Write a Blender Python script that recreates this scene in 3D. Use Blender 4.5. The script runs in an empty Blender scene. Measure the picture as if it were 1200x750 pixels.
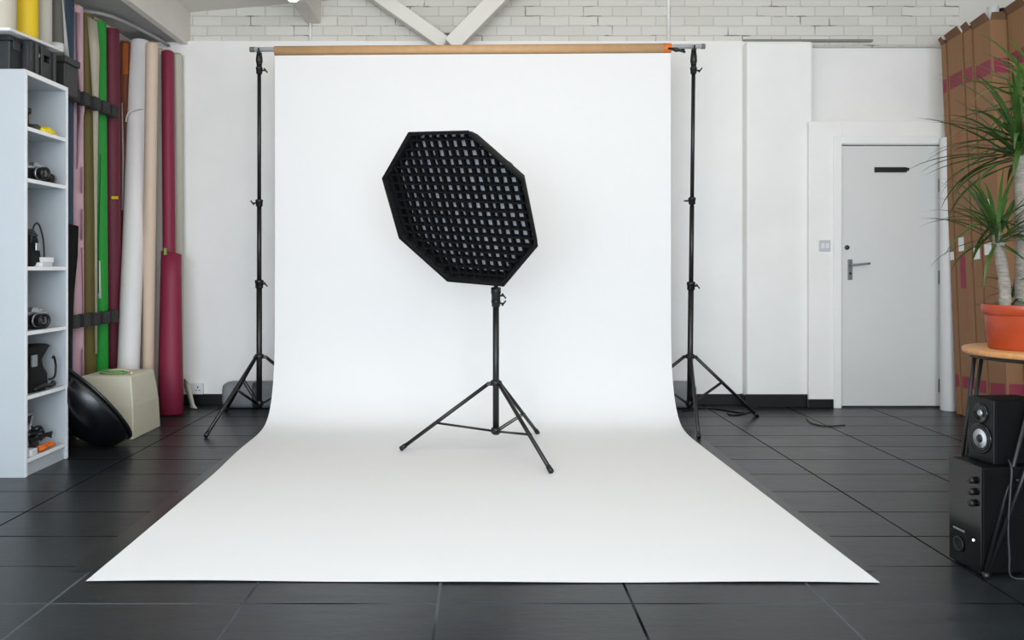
import bpy, bmesh, math, random
from mathutils import Vector, Matrix, Euler
random.seed(7)
col = bpy.context.scene.collection
PI = math.pi
F, CX, CY, H = 980.0, 565.0, 314.0, 1.07      # focal length in px, vanishing point, eye height


def P(px, py, Y):
    """the real-world point at depth Y that the photograph shows at (px, py)"""
    return Vector(((px - CX) * Y / F, Y, H - (py - CY) * Y / F))


def FL(px, py):
    """the floor point that the photograph shows at (px, py)"""
    Y = H * F / (py - CY)
    return Vector(((px - CX) * Y / F, Y, 0.0))


# ------------------------------------------------------------------ materials
def lin(c):
    if isinstance(c, str):
        c = [int(c[i:i + 2], 16) / 255 for i in (0, 2, 4)]
    return tuple((x / 12.92 if x <= .04045 else ((x + .055) / 1.055) ** 2.4) for x in c) + (1.0,)


MATS = {}


def mat(name, c, rough=.5, metal=0., var=.06, scale=8., bump=0., bscale=40., stretch=(1, 1, 1), spec=.5, emit=None, estr=0., sheen=0., coat=0.):
    if name in MATS:
        return MATS[name]
    m = bpy.data.materials.new(name)
    m.use_nodes = True
    nt = m.node_tree
    b = nt.nodes['Principled BSDF']
    b.inputs['Roughness'].default_value = rough
    b.inputs['Metallic'].default_value = metal
    b.inputs['Specular IOR Level'].default_value = spec
    if coat:
        b.inputs['Coat Weight'].default_value = coat
    if sheen:
        b.inputs['Sheen Weight'].default_value = sheen
    tc = nt.nodes.new('ShaderNodeTexCoord')
    mp = nt.nodes.new('ShaderNodeMapping')
    mp.inputs['Scale'].default_value = stretch
    nt.links.new(tc.outputs['Object'], mp.inputs['Vector'])
    L = lin(c)
    if var:
        n = nt.nodes.new('ShaderNodeTexNoise')
        n.inputs['Scale'].default_value = scale
        n.inputs['Detail'].default_value = 4
        nt.links.new(mp.outputs['Vector'], n.inputs['Vector'])
        r = nt.nodes.new('ShaderNodeValToRGB')
        r.color_ramp.elements[0].position = .3
        r.color_ramp.elements[1].position = .7
        r.color_ramp.elements[0].color = tuple(x * (1 - var) for x in L[:3]) + (1,)
        r.color_ramp.elements[1].color = tuple(min(1, x * (1 + var)) for x in L[:3]) + (1,)
        nt.links.new(n.outputs['Fac'], r.inputs['Fac'])
        nt.links.new(r.outputs['Color'], b.inputs['Base Color'])
    else:
        b.inputs['Base Color'].default_value = L
    if bump:
        n2 = nt.nodes.new('ShaderNodeTexNoise')
        n2.inputs['Scale'].default_value = bscale
        n2.inputs['Detail'].default_value = 5
        nt.links.new(mp.outputs['Vector'], n2.inputs['Vector'])
        bp = nt.nodes.new('ShaderNodeBump')
        bp.inputs['Strength'].default_value = bump
        bp.inputs['Distance'].default_value = .01
        nt.links.new(n2.outputs['Fac'], bp.inputs['Height'])
        nt.links.new(bp.outputs['Normal'], b.inputs['Normal'])
    if emit:
        b.inputs['Emission Color'].default_value = lin(emit)
        b.inputs['Emission Strength'].default_value = estr
    MATS[name] = m
    return m


def brick_mat():
    m = bpy.data.materials.new('painted_brick')
    m.use_nodes = True
    nt = m.node_tree
    b = nt.nodes['Principled BSDF']
    b.inputs['Roughness'].default_value = .7
    tc = nt.nodes.new('ShaderNodeTexCoord')
    sx = nt.nodes.new('ShaderNodeSeparateXYZ')
    cx = nt.nodes.new('ShaderNodeCombineXYZ')
    nt.links.new(tc.outputs['Object'], sx.inputs[0])
    nz = nt.nodes.new('ShaderNodeTexNoise')
    nz.inputs['Scale'].default_value = 9
    nt.links.new(tc.outputs['Object'], nz.inputs['Vector'])
    wob = nt.nodes.new('ShaderNodeMath'); wob.operation = 'MULTIPLY_ADD'
    wob.inputs[1].default_value = .012
    nt.links.new(nz.outputs['Fac'], wob.inputs[0])
    nt.links.new(sx.outputs['Z'], wob.inputs[2])
    nt.links.new(sx.outputs['X'], cx.inputs['X'])
    nt.links.new(wob.outputs[0], cx.inputs['Y'])
    br = nt.nodes.new('ShaderNodeTexBrick')
    br.inputs['Scale'].default_value = 1
    br.inputs['Brick Width'].default_value = .228
    br.inputs['Row Height'].default_value = .0765
    br.inputs['Mortar Size'].default_value = .006
    br.inputs['Mortar Smooth'].default_value = .6
    br.inputs['Color1'].default_value = lin('dddbd3')
    br.inputs['Color2'].default_value = lin('d3d0c8')
    br.inputs['Mortar'].default_value = lin('c3c0b8')
    nt.links.new(cx.outputs[0], br.inputs['Vector'])
    # small dark holes and cracks in the joints
    n3 = nt.nodes.new('ShaderNodeTexNoise')
    n3.inputs['Scale'].default_value = 5.5
    n3.inputs['Detail'].default_value = 6
    nt.links.new(tc.outputs['Object'], n3.inputs['Vector'])
    rp = nt.nodes.new('ShaderNodeValToRGB')
    rp.color_ramp.elements[0].position = .56
    rp.color_ramp.elements[1].position = .66
    nt.links.new(n3.outputs['Fac'], rp.inputs['Fac'])
    mu = nt.nodes.new('ShaderNodeMath'); mu.operation = 'MULTIPLY'
    nt.links.new(rp.outputs['Color'], mu.inputs[0])
    nt.links.new(br.outputs['Fac'], mu.inputs[1])
    mx = nt.nodes.new('ShaderNodeMixRGB')
    mx.inputs['Color2'].default_value = lin('6f6c66')
    nt.links.new(br.outputs['Color'], mx.inputs['Color1'])
    nt.links.new(mu.outputs[0], mx.inputs['Fac'])
    nt.links.new(mx.outputs[0], b.inputs['Base Color'])
    ad = nt.nodes.new('ShaderNodeMath'); ad.operation = 'MULTIPLY_ADD'
    ad.inputs[1].default_value = -1.
    n4 = nt.nodes.new('ShaderNodeTexNoise')
    n4.inputs['Scale'].default_value = 45
    nt.links.new(tc.outputs['Object'], n4.inputs['Vector'])
    nt.links.new(br.outputs['Fac'], ad.inputs[0])
    nt.links.new(n4.outputs['Fac'], ad.inputs[2])
    bp = nt.nodes.new('ShaderNodeBump')
    bp.inputs['Strength'].default_value = .3
    bp.inputs['Distance'].default_value = .012
    nt.links.new(ad.outputs[0], bp.inputs['Height'])
    nt.links.new(bp.outputs['Normal'], b.inputs['Normal'])
    return m


def slate_mat():
    """black slate tiles laid in a plain grid, 62 x 33.4 cm, riven surface"""
    m = bpy.data.materials.new('black_slate_tiles')
    m.use_nodes = True
    nt = m.node_tree
    N, Lk = nt.nodes.new, nt.links.new
    b = nt.nodes['Principled BSDF']
    tc = N('ShaderNodeTexCoord')
    mp = N('ShaderNodeMapping')
    mp.inputs['Location'].default_value = (.141 + 6.2, -2.665 + 3.34 * 2, 0)
    Lk(tc.outputs['Object'], mp.inputs['Vector'])
    br = N('ShaderNodeTexBrick')
    br.offset = 0.0
    br.squash = 1.0
    br.inputs['Scale'].default_value = 1
    br.inputs['Brick Width'].default_value = .62
    br.inputs['Row Height'].default_value = .334
    br.inputs['Mortar Size'].default_value = .0052
    br.inputs['Mortar Smooth'].default_value = .2
    br.inputs['Bias'].default_value = 0
    br.inputs['Color1'].default_value = (1, 1, 1, 1)
    br.inputs['Color2'].default_value = (.72, .72, .72, 1)
    br.inputs['Mortar'].default_value = (.5, .5, .5, 1)
    Lk(mp.outputs['Vector'], br.inputs['Vector'])
    mp2 = N('ShaderNodeMapping')
    mp2.inputs['Scale'].default_value = (1.2, 3, 1)
    Lk(tc.outputs['Object'], mp2.inputs['Vector'])
    n1 = N('ShaderNodeTexNoise')
    n1.inputs['Scale'].default_value = 3.5
    n1.inputs['Detail'].default_value = 9
    n1.inputs['Roughness'].default_value = .62
    Lk(mp2.outputs['Vector'], n1.inputs['Vector'])
    rp = N('ShaderNodeValToRGB')
    rp.color_ramp.elements[0].position = .3
    rp.color_ramp.elements[1].position = .75
    rp.color_ramp.elements[0].color = lin('1d2023')
    rp.color_ramp.elements[1].color = lin('2a2f31')
    Lk(n1.outputs['Fac'], rp.inputs['Fac'])
    mul = N('ShaderNodeMixRGB'); mul.blend_type = 'MULTIPLY'
    mul.inputs['Fac'].default_value = 1
    Lk(rp.outputs['Color'], mul.inputs['Color1'])
    Lk(br.outputs['Color'], mul.inputs['Color2'])
    # grout: dark in places, pale in others
    n2 = N('ShaderNodeTexNoise')
    n2.inputs['Scale'].default_value = 1.3
    Lk(tc.outputs['Object'], n2.inputs['Vector'])
    rg = N('ShaderNodeValToRGB')
    rg.color_ramp.elements[0].position = .48
    rg.color_ramp.elements[1].position = .62
    rg.color_ramp.elements[0].color = lin('0c0e0f')
    rg.color_ramp.elements[1].color = lin('565b5d')
    sy = N('ShaderNodeSeparateXYZ')
    Lk(tc.outputs['Object'], sy.inputs[0])
    my = N('ShaderNodeMapRange')
    my.inputs['From Min'].default_value = 2.4
    my.inputs['From Max'].default_value = 4.2
    my.inputs['To Min'].default_value = .10
    my.inputs['To Max'].default_value = -.16
    Lk(sy.outputs['Y'], my.inputs['Value'])
    sm = N('ShaderNodeMath')
    Lk(n2.outputs['Fac'], sm.inputs[0])
    Lk(my.outputs[0], sm.inputs[1])
    Lk(sm.outputs[0], rg.inputs['Fac'])
    mx = N('ShaderNodeMixRGB')
    Lk(br.outputs['Fac'], mx.inputs['Fac'])
    Lk(mul.outputs['Color'], mx.inputs['Color1'])
    Lk(rg.outputs['Color'], mx.inputs['Color2'])
    Lk(mx.outputs['Color'], b.inputs['Base Color'])
    rr = N('ShaderNodeMapRange')
    rr.inputs['To Min'].default_value = .27
    rr.inputs['To Max'].default_value = .40
    Lk(n1.outputs['Fac'], rr.inputs['Value'])
    mr = N('ShaderNodeMath'); mr.operation = 'MAXIMUM'
    Lk(rr.outputs[0], mr.inputs[0]); Lk(br.outputs['Fac'], mr.inputs[1])
    Lk(mr.outputs[0], b.inputs['Roughness'])
    ms = N('ShaderNodeMapRange')
    ms.inputs['To Min'].default_value = .42
    ms.inputs['To Max'].default_value = .06
    Lk(br.outputs['Fac'], ms.inputs['Value'])
    Lk(ms.outputs[0], b.inputs['Specular IOR Level'])
    ad = N('ShaderNodeMath'); ad.operation = 'MULTIPLY_ADD'
    ad.inputs[1].default_value = -.7
    Lk(br.outputs['Fac'], ad.inputs[0])
    Lk(n1.outputs['Fac'], ad.inputs[2])
    bp = N('ShaderNodeBump')
    bp.inputs['Strength'].default_value = .2
    bp.inputs['Distance'].default_value = .012
    Lk(ad.outputs[0], bp.inputs['Height'])
    Lk(bp.outputs['Normal'], b.inputs['Normal'])
    return m


M_wall = mat('white_wall_paint', 'f2f1ee', .65, var=.025, scale=2.5, bump=.06, bscale=25)
M_wall2 = mat('white_gloss_paint', 'f1f1ef', .4, var=.02, scale=3, bump=.03, bscale=30)
M_door = mat('door_gloss_paint', 'dbdcda', .4, var=.015, scale=3, bump=.02, bscale=20)
M_ceil = mat('ceiling_paint', 'e6e3da', .75, var=.03, scale=3, bump=.05)
M_soffit = mat('soffit_shade_grey', 'a5a6a5', .75, var=.05, scale=3)  # shade of the underside put into the colour as a darker grey
M_brick = brick_mat()
M_floor = slate_mat()
M_base = mat('black_skirting', '0b0c0e', .35, var=.3, scale=20)
M_paper = mat('white_paper', 'e9e9e8', .75, var=.006, scale=1.2, spec=.25)
M_card = mat('cardboard_tube', 'cda477', .6, var=.06, scale=20)
M_blackm = mat('black_metal', '141516', .38, var=.15, scale=30, spec=.5)
M_blackp = mat('black_plastic', '101113', .45, var=.15, scale=30)
M_darkp = mat('dark_grey_plastic', '2e3031', .5, var=.1, scale=20)
M_fabric = mat('black_nylon', '0a0b0c', .75, var=.2, scale=60, bump=.2, bscale=300, spec=.3)
M_grid = mat('black_grid_fabric', '08090a', .85, var=.2, scale=60, spec=.2)
M_diff = mat('white_diffuser_cloth', 'dbe2ec', .6, var=.03, scale=20)
M_chrome = mat('brushed_steel', 'a8aaac', .28, 1., var=.05, scale=40)
M_alu = mat('aluminium_tube', 'dfe1e2', .38, .35, var=.04, scale=20, stretch=(.2, 1, 1))
M_orange = mat('orange_tape', 'e0732b', .5, var=.05)
M_laminate = mat('white_laminate', 'b3bbc0', .42, var=.015, scale=3)
M_edge = mat('lit_edge_white', 'f0f2f3', .45, var=.01)  # brighter copy of the laminate, light on the front edges put into colour
M_silver = mat('silver_plastic', 'a9adb0', .3, .7, var=.06, scale=40)
M_glass = mat('dark_lens_glass', '0a0d14', .06, var=.0, coat=1)
M_white = mat('white_plastic', 'dfe1e2', .4, var=.02)
M_yellow = mat('yellow_cloth', 'e8cf12', .6, var=.1, scale=40, bump=.2)
M_wood = mat('pale_wood', 'b98350', .45, var=.16, scale=9, stretch=(1, 8, 1))
M_terra = mat('terracotta_plastic', 'a8401f', .42, var=.07, scale=6)
M_soil = mat('potting_soil', '2a1d14', .9, var=.4, scale=60, bump=.8, bscale=80)
M_trunk = mat('plant_trunk', '8d857a', .85, var=.25, scale=30, stretch=(1, 1, 4), bump=.6, bscale=60)
M_leaf = mat('green_leaf', '36531f', .45, var=.35, scale=14)
M_leaf2 = mat('bright_leaf', '4c7428', .42, var=.3, scale=14)
M_carton = mat('corrugated_cardboard', '8f6a4a', .8, var=.06, scale=5, stretch=(1, 1, .2))
M_carton_in = mat('cardboard_inside', '6e5038', .85, var=.08)
M_maroon = mat('maroon_print', '8c3347', .75, var=.08, scale=20)
M_redink = mat('red_ink', 'a3584a', .8, var=.0)
M_spk = mat('speaker_vinyl', '08090a', .55, var=.1, scale=30, spec=.12)
M_spkf = mat('speaker_front', '0c0d0f', .4, var=.1, scale=30, spec=.3)
M_cone = mat('white_speaker_cone', 'c9cbcd', .45, var=.03)
M_cream = mat('cream_vinyl', 'cdc9b4', .45, var=.03, scale=6)
M_dish = mat('black_dish_paint', '0b0d11', .3, var=.1)
M_grey = mat('grey_vinyl', '83868a', .6, var=.08, scale=10)
M_cable = mat('black_cable_rubber', '0a0a0b', .5, var=.0)
M_bulb = mat('lit_lamp', 'ffffff', .4, var=0, emit='fff4e0', estr=14)


# ------------------------------------------------------------------ mesh building
class MB:
    def __init__(s):
        s.v, s.f, s.mi, s.sm = [], [], [], []

    def add(s, vs, fs, mi=0, smooth=True):
        o = len(s.v)
        s.v += [Vector(v) for v in vs]
        for f in fs:
            s.f.append([i + o for i in f]); s.mi.append(mi); s.sm.append(smooth)
        return s

    def box(s, a, b, mi=0, M=None):
        x0, y0, z0 = a
        x1, y1, z1 = b
        vs = [(x0, y0, z0), (x1, y0, z0), (x1, y1, z0), (x0, y1, z0), (x0, y0, z1), (x1, y0, z1), (x1, y1, z1), (x0, y1, z1)]
        if M is not None:
            vs = [M @ Vector(v) for v in vs]
        return s.add(vs, [(3, 2, 1, 0), (4, 5, 6, 7), (0, 1, 5, 4), (1, 2, 6, 5), (2, 3, 7, 6), (3, 0, 4, 7)], mi, False)

    def hexa(s, bot, top, mi=0, smooth=False):
        n = len(bot)
        fs = [tuple(range(n - 1, -1, -1)), tuple(range(n, 2 * n))]
        fs += [(i, (i + 1) % n, n + (i + 1) % n, n + i) for i in range(n)]
        return s.add(list(bot) + list(top), fs, mi, smooth)

    def tube(s, pts, r, n=12, mi=0, cap=True, flat=1.0):
        pts = [Vector(p) for p in pts]
        rs = r if isinstance(r, (list, tuple)) else [r] * len(pts)
        rings, prev = [], None
        for i, p in enumerate(pts):
            t = (pts[min(i + 1, len(pts) - 1)] - pts[max(i - 1, 0)]).normalized()
            if prev is None:
                a = Vector((0, 0, 1)) if abs(t.z) < .9 else Vector((1, 0, 0))
                u = t.cross(a).normalized()
            else:
                u = (prev - t * prev.dot(t)).normalized()
            prev = u
            w = t.cross(u)
            rings.append([p + rs[i] * (math.cos(2 * PI * k / n) * u + flat * math.sin(2 * PI * k / n) * w) for k in range(n)])
        vs = [v for rg in rings for v in rg]
        fs = []
        for i in range(len(rings) - 1):
            for k in range(n):
                a, b2 = i * n + k, i * n + (k + 1) % n
                fs.append((a, b2, b2 + n, a + n))
        s.add(vs, fs, mi, True)
        if cap:
            o = len(s.v)
            s.v += rings[0] + rings[-1]
            s.f.append(list(range(o, o + n))[::-1]); s.mi.append(mi); s.sm.append(False)
            s.f.append(list(range(o + n, o + 2 * n))); s.mi.append(mi); s.sm.append(False)
        return s

    def lathe(s, prof, n=32, M=None, mi=0, closed=False, smooth=True):
        """prof: (radius, z) pairs turned about z"""
        vs, fs = [], []
        for r, z in prof:
            for k in range(n):
                v = Vector((r * math.cos(2 * PI * k / n), r * math.sin(2 * PI * k / n), z))
                vs.append(M @ v if M is not None else v)
        m = len(prof)
        for i in range(m if closed else m - 1):
            j = (i + 1) % m
            for k in range(n):
                k2 = (k + 1) % n
                fs.append((i * n + k, i * n + k2, j * n + k2, j * n + k))
        if not closed:
            if prof[0][0] > 1e-6:
                fs.append(tuple(range(n))[::-1])
            if prof[-1][0] > 1e-6:
                fs.append(tuple(range((m - 1) * n, m * n)))
        return s.add(vs, fs, mi, smooth)

    def sheet(s, rows, mi=0):
        n = len(rows[0])
        fs = []
        for i in range(len(rows) - 1):
            for k in range(n - 1):
                fs.append((i * n + k, i * n + k + 1, (i + 1) * n + k + 1, (i + 1) * n + k))
        return s.add([v for r in rows for v in r], fs, mi, True)

    def build(s, name, m, parent=None, bevel=0., solid=0., label=None, sub=0, ang=35, fix=True):
        me = bpy.data.meshes.new(name)
        bm = bmesh.new()
        vs = [bm.verts.new(v) for v in s.v]
        for f, mi, sm in zip(s.f, s.mi, s.sm):
            try:
                fc = bm.faces.new([vs[i] for i in f])
            except ValueError:
                continue
            fc.material_index = mi
            fc.smooth = sm
        bmesh.ops.remove_doubles(bm, verts=bm.verts, dist=1e-6)
        if fix:
            bmesh.ops.recalc_face_normals(bm, faces=bm.faces)
        bm.to_mesh(me)
        bm.free()
        o = bpy.data.objects.new(name, me)
        col.objects.link(o)
        for x in (m if isinstance(m, (list, tuple)) else [m]):
            me.materials.append(x)
        if parent is not None:
            o.parent = parent
        if solid:
            sd = o.modifiers.new('solid', 'SOLIDIFY'); sd.thickness = solid; sd.offset = 0
        if bevel:
            bv = o.modifiers.new('bevel', 'BEVEL'); bv.width = bevel; bv.segments = 2; bv.limit_method = 'ANGLE'; bv.angle_limit = math.radians(ang)
        if sub:
            sb = o.modifiers.new('sub', 'SUBSURF'); sb.levels = sub; sb.render_levels = sub
        if label:
            o['label'] = label
        return o


def thing(name, label, cat, loc=(0, 0, 0), rot=(0, 0, 0), group=None):
    o = bpy.data.objects.new(name, None)
    col.objects.link(o)
    o.location = loc
    o.rotation_euler = rot
    o.empty_display_size = .1
    o['label'] = label
    o['category'] = cat
    o['kind'] = 'thing'
    if group:
        o['group'] = group
    return o


def tag(o, label, cat, group=None):
    o['label'] = label
    o['category'] = cat
    o['kind'] = 'thing'
    if group:
        o['group'] = group
    return o


def struct(o, label=None, cat=None):
    o['kind'] = 'structure'
    if label:
        o['label'] = label
    if cat:
        o['category'] = cat
    return o


def T(x, y, z):
    return Matrix.Translation((x, y, z))


def bez(p0, p1, p2, n=8):
    p0, p1, p2 = Vector(p0), Vector(p1), Vector(p2)
    return [(1 - t) ** 2 * p0 + 2 * t * (1 - t) * p1 + t * t * p2 for t in [i / n for i in range(n + 1)]]


def smooth_path(pts, per=6):
    pts = [Vector(p) for p in pts]
    out = []
    for i in range(len(pts) - 1):
        p0, p1, p2, p3 = pts[max(i - 1, 0)], pts[i], pts[i + 1], pts[min(i + 2, len(pts) - 1)]
        for k in range(per):
            t = k / per
            out.append(.5 * ((2 * p1) + (p2 - p0) * t + (2 * p0 - 5 * p1 + 4 * p2 - p3) * t * t + (3 * p1 - p0 - 3 * p2 + p3) * t ** 3))
    out.append(pts[-1])
    return out


# ------------------------------------------------------------------ room
XL, XR, YB = -2.72, 3.76, 6.54
YF = -3.6
o = MB().box((XL - .1, YF, -.06), (XR + .1, 6.9, 0)).build('floor', M_floor); struct(o, 'floor of black slate tiles', 'floor')
o = MB().box((XL - .12, YF, 0), (XL, 6.9, 3.9)).build('wall_left', M_wall); struct(o, 'white wall behind the upright paper rolls', 'wall')
o = MB().box((XR, YF, 0), (XR + .12, 6.9, 3.9)).build('wall_right', M_wall); struct(o, 'white wall behind the cardboard cartons', 'wall')
ZB = 2.845
bw = MB().box((XL, YB, 0), (2.50, 6.9, ZB)).box((2.50, 6.64, 0), (XR, 6.9, ZB)).build('wall_back', M_wall); struct(bw, 'white plastered wall behind the backdrop', 'wall')
o = MB().box((XL, YB + .05, ZB), (XR, 6.9, 4.0)).box((2.50, 6.59, ZB - .03), (XR, 6.66, ZB)).build('wall_upper', M_brick); struct(o, 'white painted brickwork above the plastered wall', 'wall')
# projecting pier and door surround
o = MB().box((2.034, 6.43, 0), (2.546, 6.64, 2.815)).build('wall_pier', M_wall, bevel=.02); struct(o, 'shallow white pier beside the door', 'wall')
DX0, DX1, DZ = 2.747, 3.527, 2.012
m = MB()
m.box((2.497, 6.39, 0), (DX0, 6.64, 2.19))
m.box((DX1, 6.39, 0), (XR, 6.64, 2.19))
m.box((DX0, 6.39, DZ), (DX1, 6.64, 2.19))
o = m.build('wall_door_surround', M_wall, bevel=.004); struct(o, 'white wall section framing the door', 'wall')
# door frame trim
m = MB()
m.box((DX0 - .065, 6.376, 0), (DX0 - .006, 6.39, DZ + .06))
m.box((DX1 + .006, 6.376, 0), (DX1 + .062, 6.39, DZ + .06))
m.box((DX0 - .006, 6.376, DZ + .006), (DX1 + .006, 6.39, DZ + .06))
o = m.build('trim_1', M_wall2, bevel=.004); struct(o, 'white door architrave', 'door frame')
d = MB().box((DX0 + .005, 6.412, .012), (DX1 - .005, 6.452, DZ - .006)).build('door_1', M_door, bevel=.003); struct(d, 'plain white flush door with steel lever handle', 'door')
# handle
hx = (996 - CX) * 6.41 / F
zt, zb2 = P(0, 304, 6.41).z, P(0, 328, 6.41).z
hp = MB().box((hx - .018, 6.404, zb2), (hx + .018, 6.412, zt)).build('handle_plate', mat('worn_steel', '77797a', .35, .6, var=.1), d, bevel=.003)
zl = P(0, 310.5, 6.36).z
m = MB().tube([(hx, 6.404, zl), (hx, 6.36, zl)], .009)
m.tube(smooth_path([(hx - .004, 6.358, zl), (hx + .03, 6.354, zl + .002), (hx + .13, 6.356, zl + .012)], 4), .0085)
m.build('lever', M_chrome, hp)
MB().lathe([(.009, 0), (.009, .006), (.004, .007)], 16, T(hx, 6.404, zb2 + .05) @ Matrix.Rotation(PI / 2, 4, 'X')).build('keyhole', M_blackm, hp)
lx, lz = P(992.5, 290, 6.41).x, P(992.5, 290, 6.41).z
MB().lathe([(.018, 0), (.018, .008), (.012, .011), (0, .011)], 20, T(lx, 6.412, lz) @ Matrix.Rotation(PI / 2, 4, 'X')).build('lock_cylinder', mat('dull_brass', '4a4a46', .4, .8), d)
p0 = P(1024.5, 196, 6.41); p1 = P(1065, 202, 6.41)
m = MB().box((p0.x, 6.398, p1.z), (p1.x - .02, 6.412, p0.z)).box((p1.x - .03, 6.400, p1.z + .012), (p1.x, 6.412, p0.z - .004))
m.build('door_strip', M_blackp, d, bevel=.003, label='black strip fixed across the upper door')
for py in (217, 325, 452):
    z = P(0, py, 6.40).z
    hg = MB().box((DX1 - .030, 6.404, z - .05), (DX1 - .008, 6.412, z + .05)).tube([(DX1 - .008, 6.390, z - .052), (DX1 - .008, 6.390, z + .052)], .009).build('hinge', mat('hinge_steel', '8a8c8c', .4, .8), d)
# skirting
m = MB().box((XL, YB - .016, 0), (2.034, YB, .085)); o = m.build('baseboard_back', M_base, bevel=.003); struct(o, 'black skirting along the plastered wall', 'skirting')
o = MB().box((2.02, 6.415, 0), (2.56, 6.43, .10)).box((2.02, 6.43, 0), (2.034, YB, .09)).build('baseboard_pier', M_base, bevel=.003); struct(o, 'black skirting round the pier', 'skirting')
o = MB().box((2.487, 6.375, 0), (DX0 - .067, 6.39, .068)).build('baseboard_door', M_base, bevel=.003); struct(o, 'black skirting beside the door frame', 'skirting')
# threshold shadow gap / strip at door foot
o = MB().box((DX0, 6.40, 0), (DX1, 6.46, .006)).build('trim_2', mat('grey_threshold', '3a3c3d', .5)); struct(o, 'grey door threshold', 'threshold')
# ceiling, soffit and timbers
def zc(x):
    return 3.085 + .085 * (x + 2.3)
m = MB()
m.hexa([(XL, YF, zc(XL)), (2.0, YF, zc(2.0)), (2.0, 6.9, zc(2.0)), (XL, 6.9, zc(XL))], [(XL, YF, zc(XL) + .08), (2.0, YF, zc(2.0) + .08), (2.0, 6.9, zc(2.0) + .08), (XL, 6.9, zc(XL) + .08)])
m.hexa([(2.0, YF, zc(2.0)), (XR, YF, zc(1.)), (XR, 6.9, zc(1.)), (2.0, 6.9, zc(2.))], [(2., YF, zc(2.) + .08), (XR, YF, zc(1.) + .08), (XR, 6.9, zc(1.) + .08), (2., 6.9, zc(2.) + .08)])
o = m.build('ceiling', M_ceil); struct(o, 'pale sloping ceiling', 'ceiling')
o = MB().box((-2.36, .2, 2.815), (-2.30, YB + .05, 3.086)).build('beam_edge', M_ceil, bevel=.006); struct(o, 'pale boxed beam running along above the paper rolls', 'beam')
o = MB().box((XL, .2, 2.835), (-2.36, YB + .05, 3.06)).build('ceiling_soffit', M_soffit); struct(o, 'lowered soffit above the paper rolls, its shade coloured in as grey', 'ceiling')
o = MB().box((-1.385, .2, 2.995), (-1.27, YB + .05, 3.4)).build('beam_joist', M_ceil, bevel=.01); struct(o, 'pale ceiling joist beside the lit lamp', 'beam')
# truss braces meeting in a V above the backdrop
def strut(pa, pb, w, Y, d, name, lab):
    a, b = P(pa[0], pa[1], Y), P(pb[0], pb[1], Y)
    t = (b - a).normalized(); s = Vector((t.z, 0, -t.x)) * w / 2
    dd = Vector((0, d, 0))
    bot = [a - s, a + s, a + s + dd, a - s + dd]; top = [b - s, b + s, b + s + dd, b - s + dd]
    o = MB().hexa(bot, top).build(name, M_ceil, bevel=.008); return struct(o, lab, 'beam')
strut((522, 50), (395, -40), .105, 6.36, .12, 'beam_brace', 'pale diagonal roof brace falling towards the lamp side')
strut((528, 52), (630, -52), .125, 6.24, .12, 'beam_brace_rising', 'pale diagonal roof brace rising towards the door side')
o = MB().box((P(500, 0, 6.5).x, 6.44, P(0, 47, 6.5).z), (P(536, 0, 6.5).x, YB + .06, P(0, 41, 6.5).z)).build('trim_3', mat('dark_plate', '57544e', .6)); struct(o, 'dark seat plate under the roof braces', 'bracket')
# thin metal channel on top of the plaster
o = MB().box((P(868, 0, 6.6).x, 6.525, ZB - .004), (P(1018, 0, 6.6).x, YB + .02, ZB + .010)).build('trim_4', mat('grey_channel', '8b8a85', .5, .4)); struct(o, 'thin grey channel along the plaster top', 'trim')
# conduits
c = P(782, 25, 6.62)
o = MB().tube([(c.x, 6.578, ZB + .01), (c.x, 6.578, 3.6)], .011).build('conduit', M_wall2); tag(o, 'thin white vertical conduit on brickwork above the cantilevered clamp end', 'conduit'); o['label'] = 'thin white conduit on the brickwork above the orange taped roll end'
c = P(365, 40, 6.62)
o = MB().tube([(c.x, 6.578, ZB + .002), (c.x, 6.578, 3.0)], .010).build('conduit', M_wall2); tag(o, 'short white conduit under the joist beside the lamp', 'conduit')
o = MB().tube(smooth_path([(XL + .01, 5.62, 2.80), (-2.55, 5.75, 2.80), (-2.45, 6.2, 2.795), (-2.44, 6.5, 2.80)], 4), .012).build('conduit', M_soffit); tag(o, 'thin grey pipe under the soffit above the paper rolls', 'pipe')
# lit lamp
LY = 6.0; lp = P(343, 0, LY)
t = thing('ceiling_lamp', 'small lit white spot lamp beside the ceiling joist', 'lamp', (lp.x, LY, lp.z))
MB().lathe([(.0, -.012), (.028, -.006), (.036, .012), (.036, .02)], 24).build('lens', M_bulb, t)
MB().lathe([(.040, .005), (.046, .03), (.046, .09), (.02, .1), (.012, .1), (.012, .28)], 24).build('housing', M_white, t)

# wall fittings
c = P(966.5, 288, 6.385)
t = thing('light_switch', 'white square light switch beside the door frame', 'switch', (c.x, 6.39, c.z))
MB().box((-.043, -.010, -.043), (.043, 0, .043)).build('face_plate', mat('switch_plastic', 'c3c5c8', .4, var=.02), t, bevel=.004)
for dx in (-.017, .017):
    MB().box((dx - .013, -.015, -.02), (dx + .013, -.010, .02)).build('rocker', M_white, t, bevel=.002)
c = P(231, 454, 6.59)
t = thing('wall_socket', 'white double socket outlet low on the wall behind the paper rolls', 'socket', (c.x, YB, c.z))
MB().box((-.073, -.035, -.043), (.073, 0, .043)).build('back_box', M_white, t, bevel=.004)
for dx in (-.036, .036):
    f = MB().box((dx - .033, -.040, -.04), (dx + .033, -.035, .04)).build('socket_plate', M_white, t, bevel=.003)
    m = MB().box((dx - .004, -.0415, .006), (dx + .004, -.039, .022)).box((dx - .018, -.0415, -.012), (dx - .008, -.039, -.006)).box((dx + .008, -.0415, -.012), (dx + .018, -.039, -.006))
    m.build('pin_holes', M_blackp, f)
    MB().box((dx - .008, -.044, .026), (dx + .008, -.039, .036)).build('switch', M_white, f, bevel=.001)

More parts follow.
